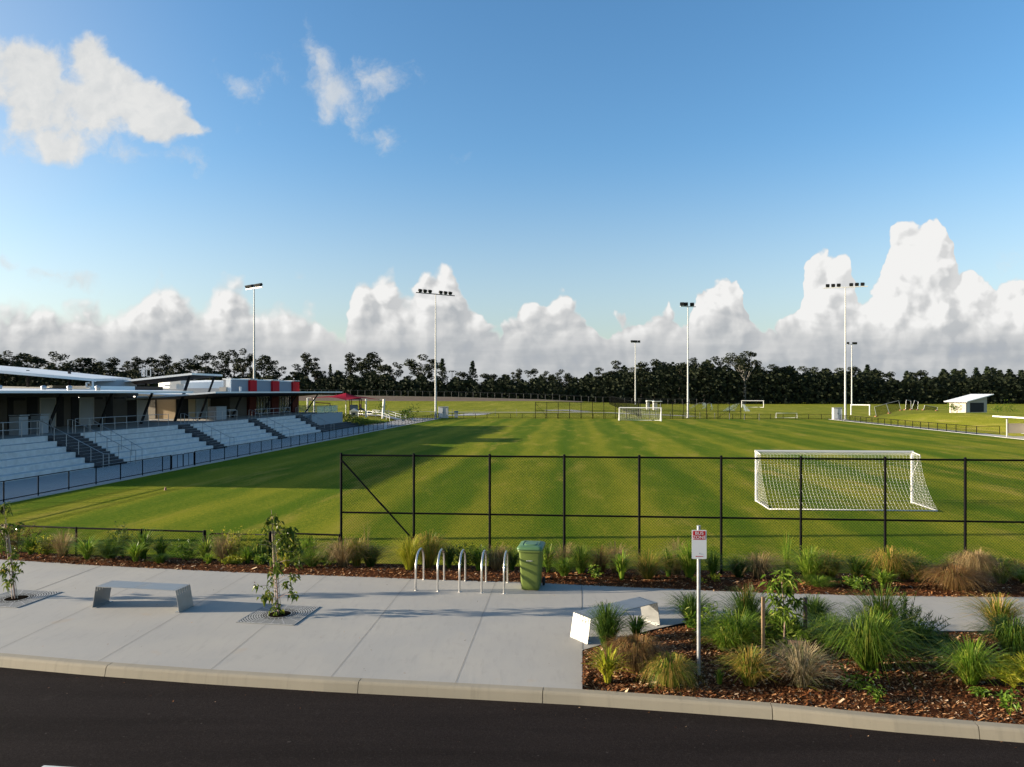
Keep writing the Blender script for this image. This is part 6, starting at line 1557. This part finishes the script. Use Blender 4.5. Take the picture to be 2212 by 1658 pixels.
relief = t.m('DIVIDE', add(t.m('SUBTRACT', puff0, puff1), mul(t.m('SUBTRACT', T0, T1), .30)), E)  # cloud sides facing the sun lightened in colour, far sides darkened
relief = t.m('MINIMUM', t.m('MAXIMUM', relief, -1.0), 1.1)
low = t.ss(Z, .125, .055); rightw = t.ss(X, .22, .50); deep = t.ss(band, .012, .085)
rlf = mul(relief, t.m('SUBTRACT', .23, mul(low, .15)))
streak = t.noise(t.comb(mul(X, 3.0), mul(Z, 26.0), 3.0), 1.7, 5, .58)
lum = add(.90, rlf, mul(deep, -.11), mul(low, -.19), mul(mul(rightw, t.m('SUBTRACT', 1.0, low)), .16), mul(t.m('SUBTRACT', streak, .5), mul(t.m('MULTIPLY_ADD', low, .6, .25), .42)), mul(t.m('SUBTRACT', t.noise(P0, 6, 5, .6), .5), .34))
lum = t.m('MINIMUM', t.m('MAXIMUM', lum, .40), 1.06)
cc = t.ramp(lum, [(.38, (.40, .44, .50)), (.56, (.50, .525, .55)), (.80, (.72, .725, .725)), (1.0, (.97, .965, .95))])
hazy = t.m('MAXIMUM', t.ss(d[2], .34, .04), mul(t.ss(d[0], -.30, -.75), .8)); t.l.new(t.m('SUBTRACT', SKY_SAT, mul(hazy, .46)), hs.inputs['Saturation']); t.l.new(t.m('SUBTRACT', 1.0, mul(hazy, .15)), hs.inputs['Value'])
# loose high clouds at left, and thin wisps
P2 = warp(warp(P0, .060, 8, 4), .020, 30, 4); nn = t.noise(P2, 8.5, 9, .60); n2 = t.noise(P2, 15, 9, .66)
def ell(px, py, rx, ry, ang=0.0, k=1.0):
    c = ((px - CX) / F, (HY - py) / F, 0.0); v = t.vm('SUBTRACT', P2, c); q = t.sep(v); a = R(ang); ca, sa = math.cos(a), math.sin(a)
    u = t.m('ADD', t.m('MULTIPLY', q[0], ca * F / rx), t.m('MULTIPLY', q[1], sa * F / rx)); w = t.m('ADD', t.m('MULTIPLY', q[0], -sa * F / ry), t.m('MULTIPLY', q[1], ca * F / ry))
    return t.m('MULTIPLY', t.m('SUBTRACT', 1.0, t.m('SQRT', t.m('ADD', t.m('MULTIPLY', u, u), t.m('MULTIPLY', w, w)))), k)
def smax(L):
    r = L[0]
    for e in L[1:]:
        x = t.n.new('ShaderNodeMath'); x.operation = 'SMOOTH_MAX'; t.l.new(r, x.inputs[0]); t.l.new(e, x.inputs[1]); x.inputs[2].default_value = .35; r = x.outputs[0]
    return r
thick = smax([ell(70, 140, 105, 80, 0), ell(60, 225, 100, 125, 0), ell(192, 115, 62, 66, 0), ell(245, 175, 115, 84, -35), ell(165, 230, 140, 100, 0), ell(125, 300, 105, 66, 0), ell(330, 232, 120, 66, -38), ell(385, 270, 80, 32, -22), ell(-60, 180, 110, 120, 0)])
wisp = smax([ell(690, 130, 50, 95, 22, .85), ell(735, 190, 85, 75, 0, .85), ell(805, 168, 90, 66, 0, .85), ell(710, 225, 60, 66, 20, .75), ell(770, 245, 70, 70, -30, .7), ell(840, 295, 95, 42, -25, .55), ell(512, 186, 70, 34, -42, .52), ell(500, 292, 90, 34, -10, .36), ell(300, 325, 130, 42, -12, .56), ell(400, 340, 100, 36, -15, .5), ell(990, 345, 50, 40, 0, .30), ell(890, 130, 60, 46, 0, .28), ell(965, 130, 34, 70, 0, .28), ell(600, 140, 80, 70, 0, .28), ell(95, 588, 95, 34, -10, .8), ell(165, 602, 72, 30, 0, .7), ell(12, 566, 46, 30, 0, .7), ell(640, 606, 30, 22, 0, .55), ell(570, 602, 60, 22, 0, .4), ell(2180, 600, 140, 70, 0, .42)])
hf = t.m('ADD', t.m('MINIMUM', thick, .62), mul(t.m('SUBTRACT', nn, .5), 1.9)); wf = t.m('ADD', wisp, mul(t.m('SUBTRACT', n2, .5), 2.0))
m_hi = mul(t.ss(hf, .10, .50), .94); m_w = mul(t.ss(wf, .16, .95), .74)
m_high = t.m('MAXIMUM', m_hi, m_w)
nb = t.noise(t.vm('ADD', P2, (-.012, .010, 0.0)), 8.5, 9, .60)
hl = add(.86, mul(t.m('SUBTRACT', nn, nb), 1.1), mul(t.ss(hf, .2, 1.0), .08))  # sunward sides of the high clouds lightened in their colour
hc = t.ramp(hl, [(.45, (.55, .58, .61)), (.75, (.73, .74, .735)), (1.0, (.88, .87, .84))])
cloudc = t.mix(m_band, hc, cc)
mask = t.m('MAXIMUM', m_band, m_high)
mask = t.m('MULTIPLY', mask, t.ss(d[1], .04, .20))
cb = t.n.new('ShaderNodeBackground'); cb.inputs['Strength'].default_value = CLOUD_STR; t.l.new(cloudc, cb.inputs['Color'])
mx = t.n.new('ShaderNodeMixShader'); t.l.new(mask, mx.inputs[0]); t.l.new(bg.outputs[0], mx.inputs[1]); t.l.new(cb.outputs[0], mx.inputs[2]); t.l.new(mx.outputs[0], out.inputs['Surface'])
world.cycles.sampling_method = 'MANUAL'; world.cycles.sample_map_resolution = 512

sl_ = bpy.data.lights.new('sun', 'SUN'); sl_.energy = SUN_STR; sl_.angle = R(.53); sl_.color = (1.0, .87, .68)
so_ = bpy.data.objects.new('sun', sl_); COL.objects.link(so_)
to_sun = Vector((-math.cos(SUN_EL) * math.cos(SUN_AZ), -math.cos(SUN_EL) * math.sin(SUN_AZ), math.sin(SUN_EL)))
so_.rotation_euler = (-to_sun).to_track_quat('-Z', 'Y').to_euler(); so_.location = to_sun * 200

cd = bpy.data.cameras.new('camera'); cam = bpy.data.objects.new('camera', cd); COL.objects.link(cam)
cam.location = (0, 0, CAM); cam.rotation_euler = (R(90), 0, 0)
cd.sensor_width = 36; cd.sensor_fit = 'HORIZONTAL'; cd.lens = 36 * F / 2212; cd.shift_y = (HY - 829) / 2212; cd.clip_end = 6000; cd.clip_start = .1
scene.camera = cam
vs_ = scene.view_settings; vs_.view_transform = 'Standard'; vs_.look = 'None'; vs_.gamma = 1; vs_.exposure = EXPOSURE
scene.cycles.max_bounces = 6; scene.cycles.diffuse_bounces = 3; scene.cycles.glossy_bounces = 2; scene.cycles.transparent_max_bounces = 12
scene.cycles.use_denoising = True
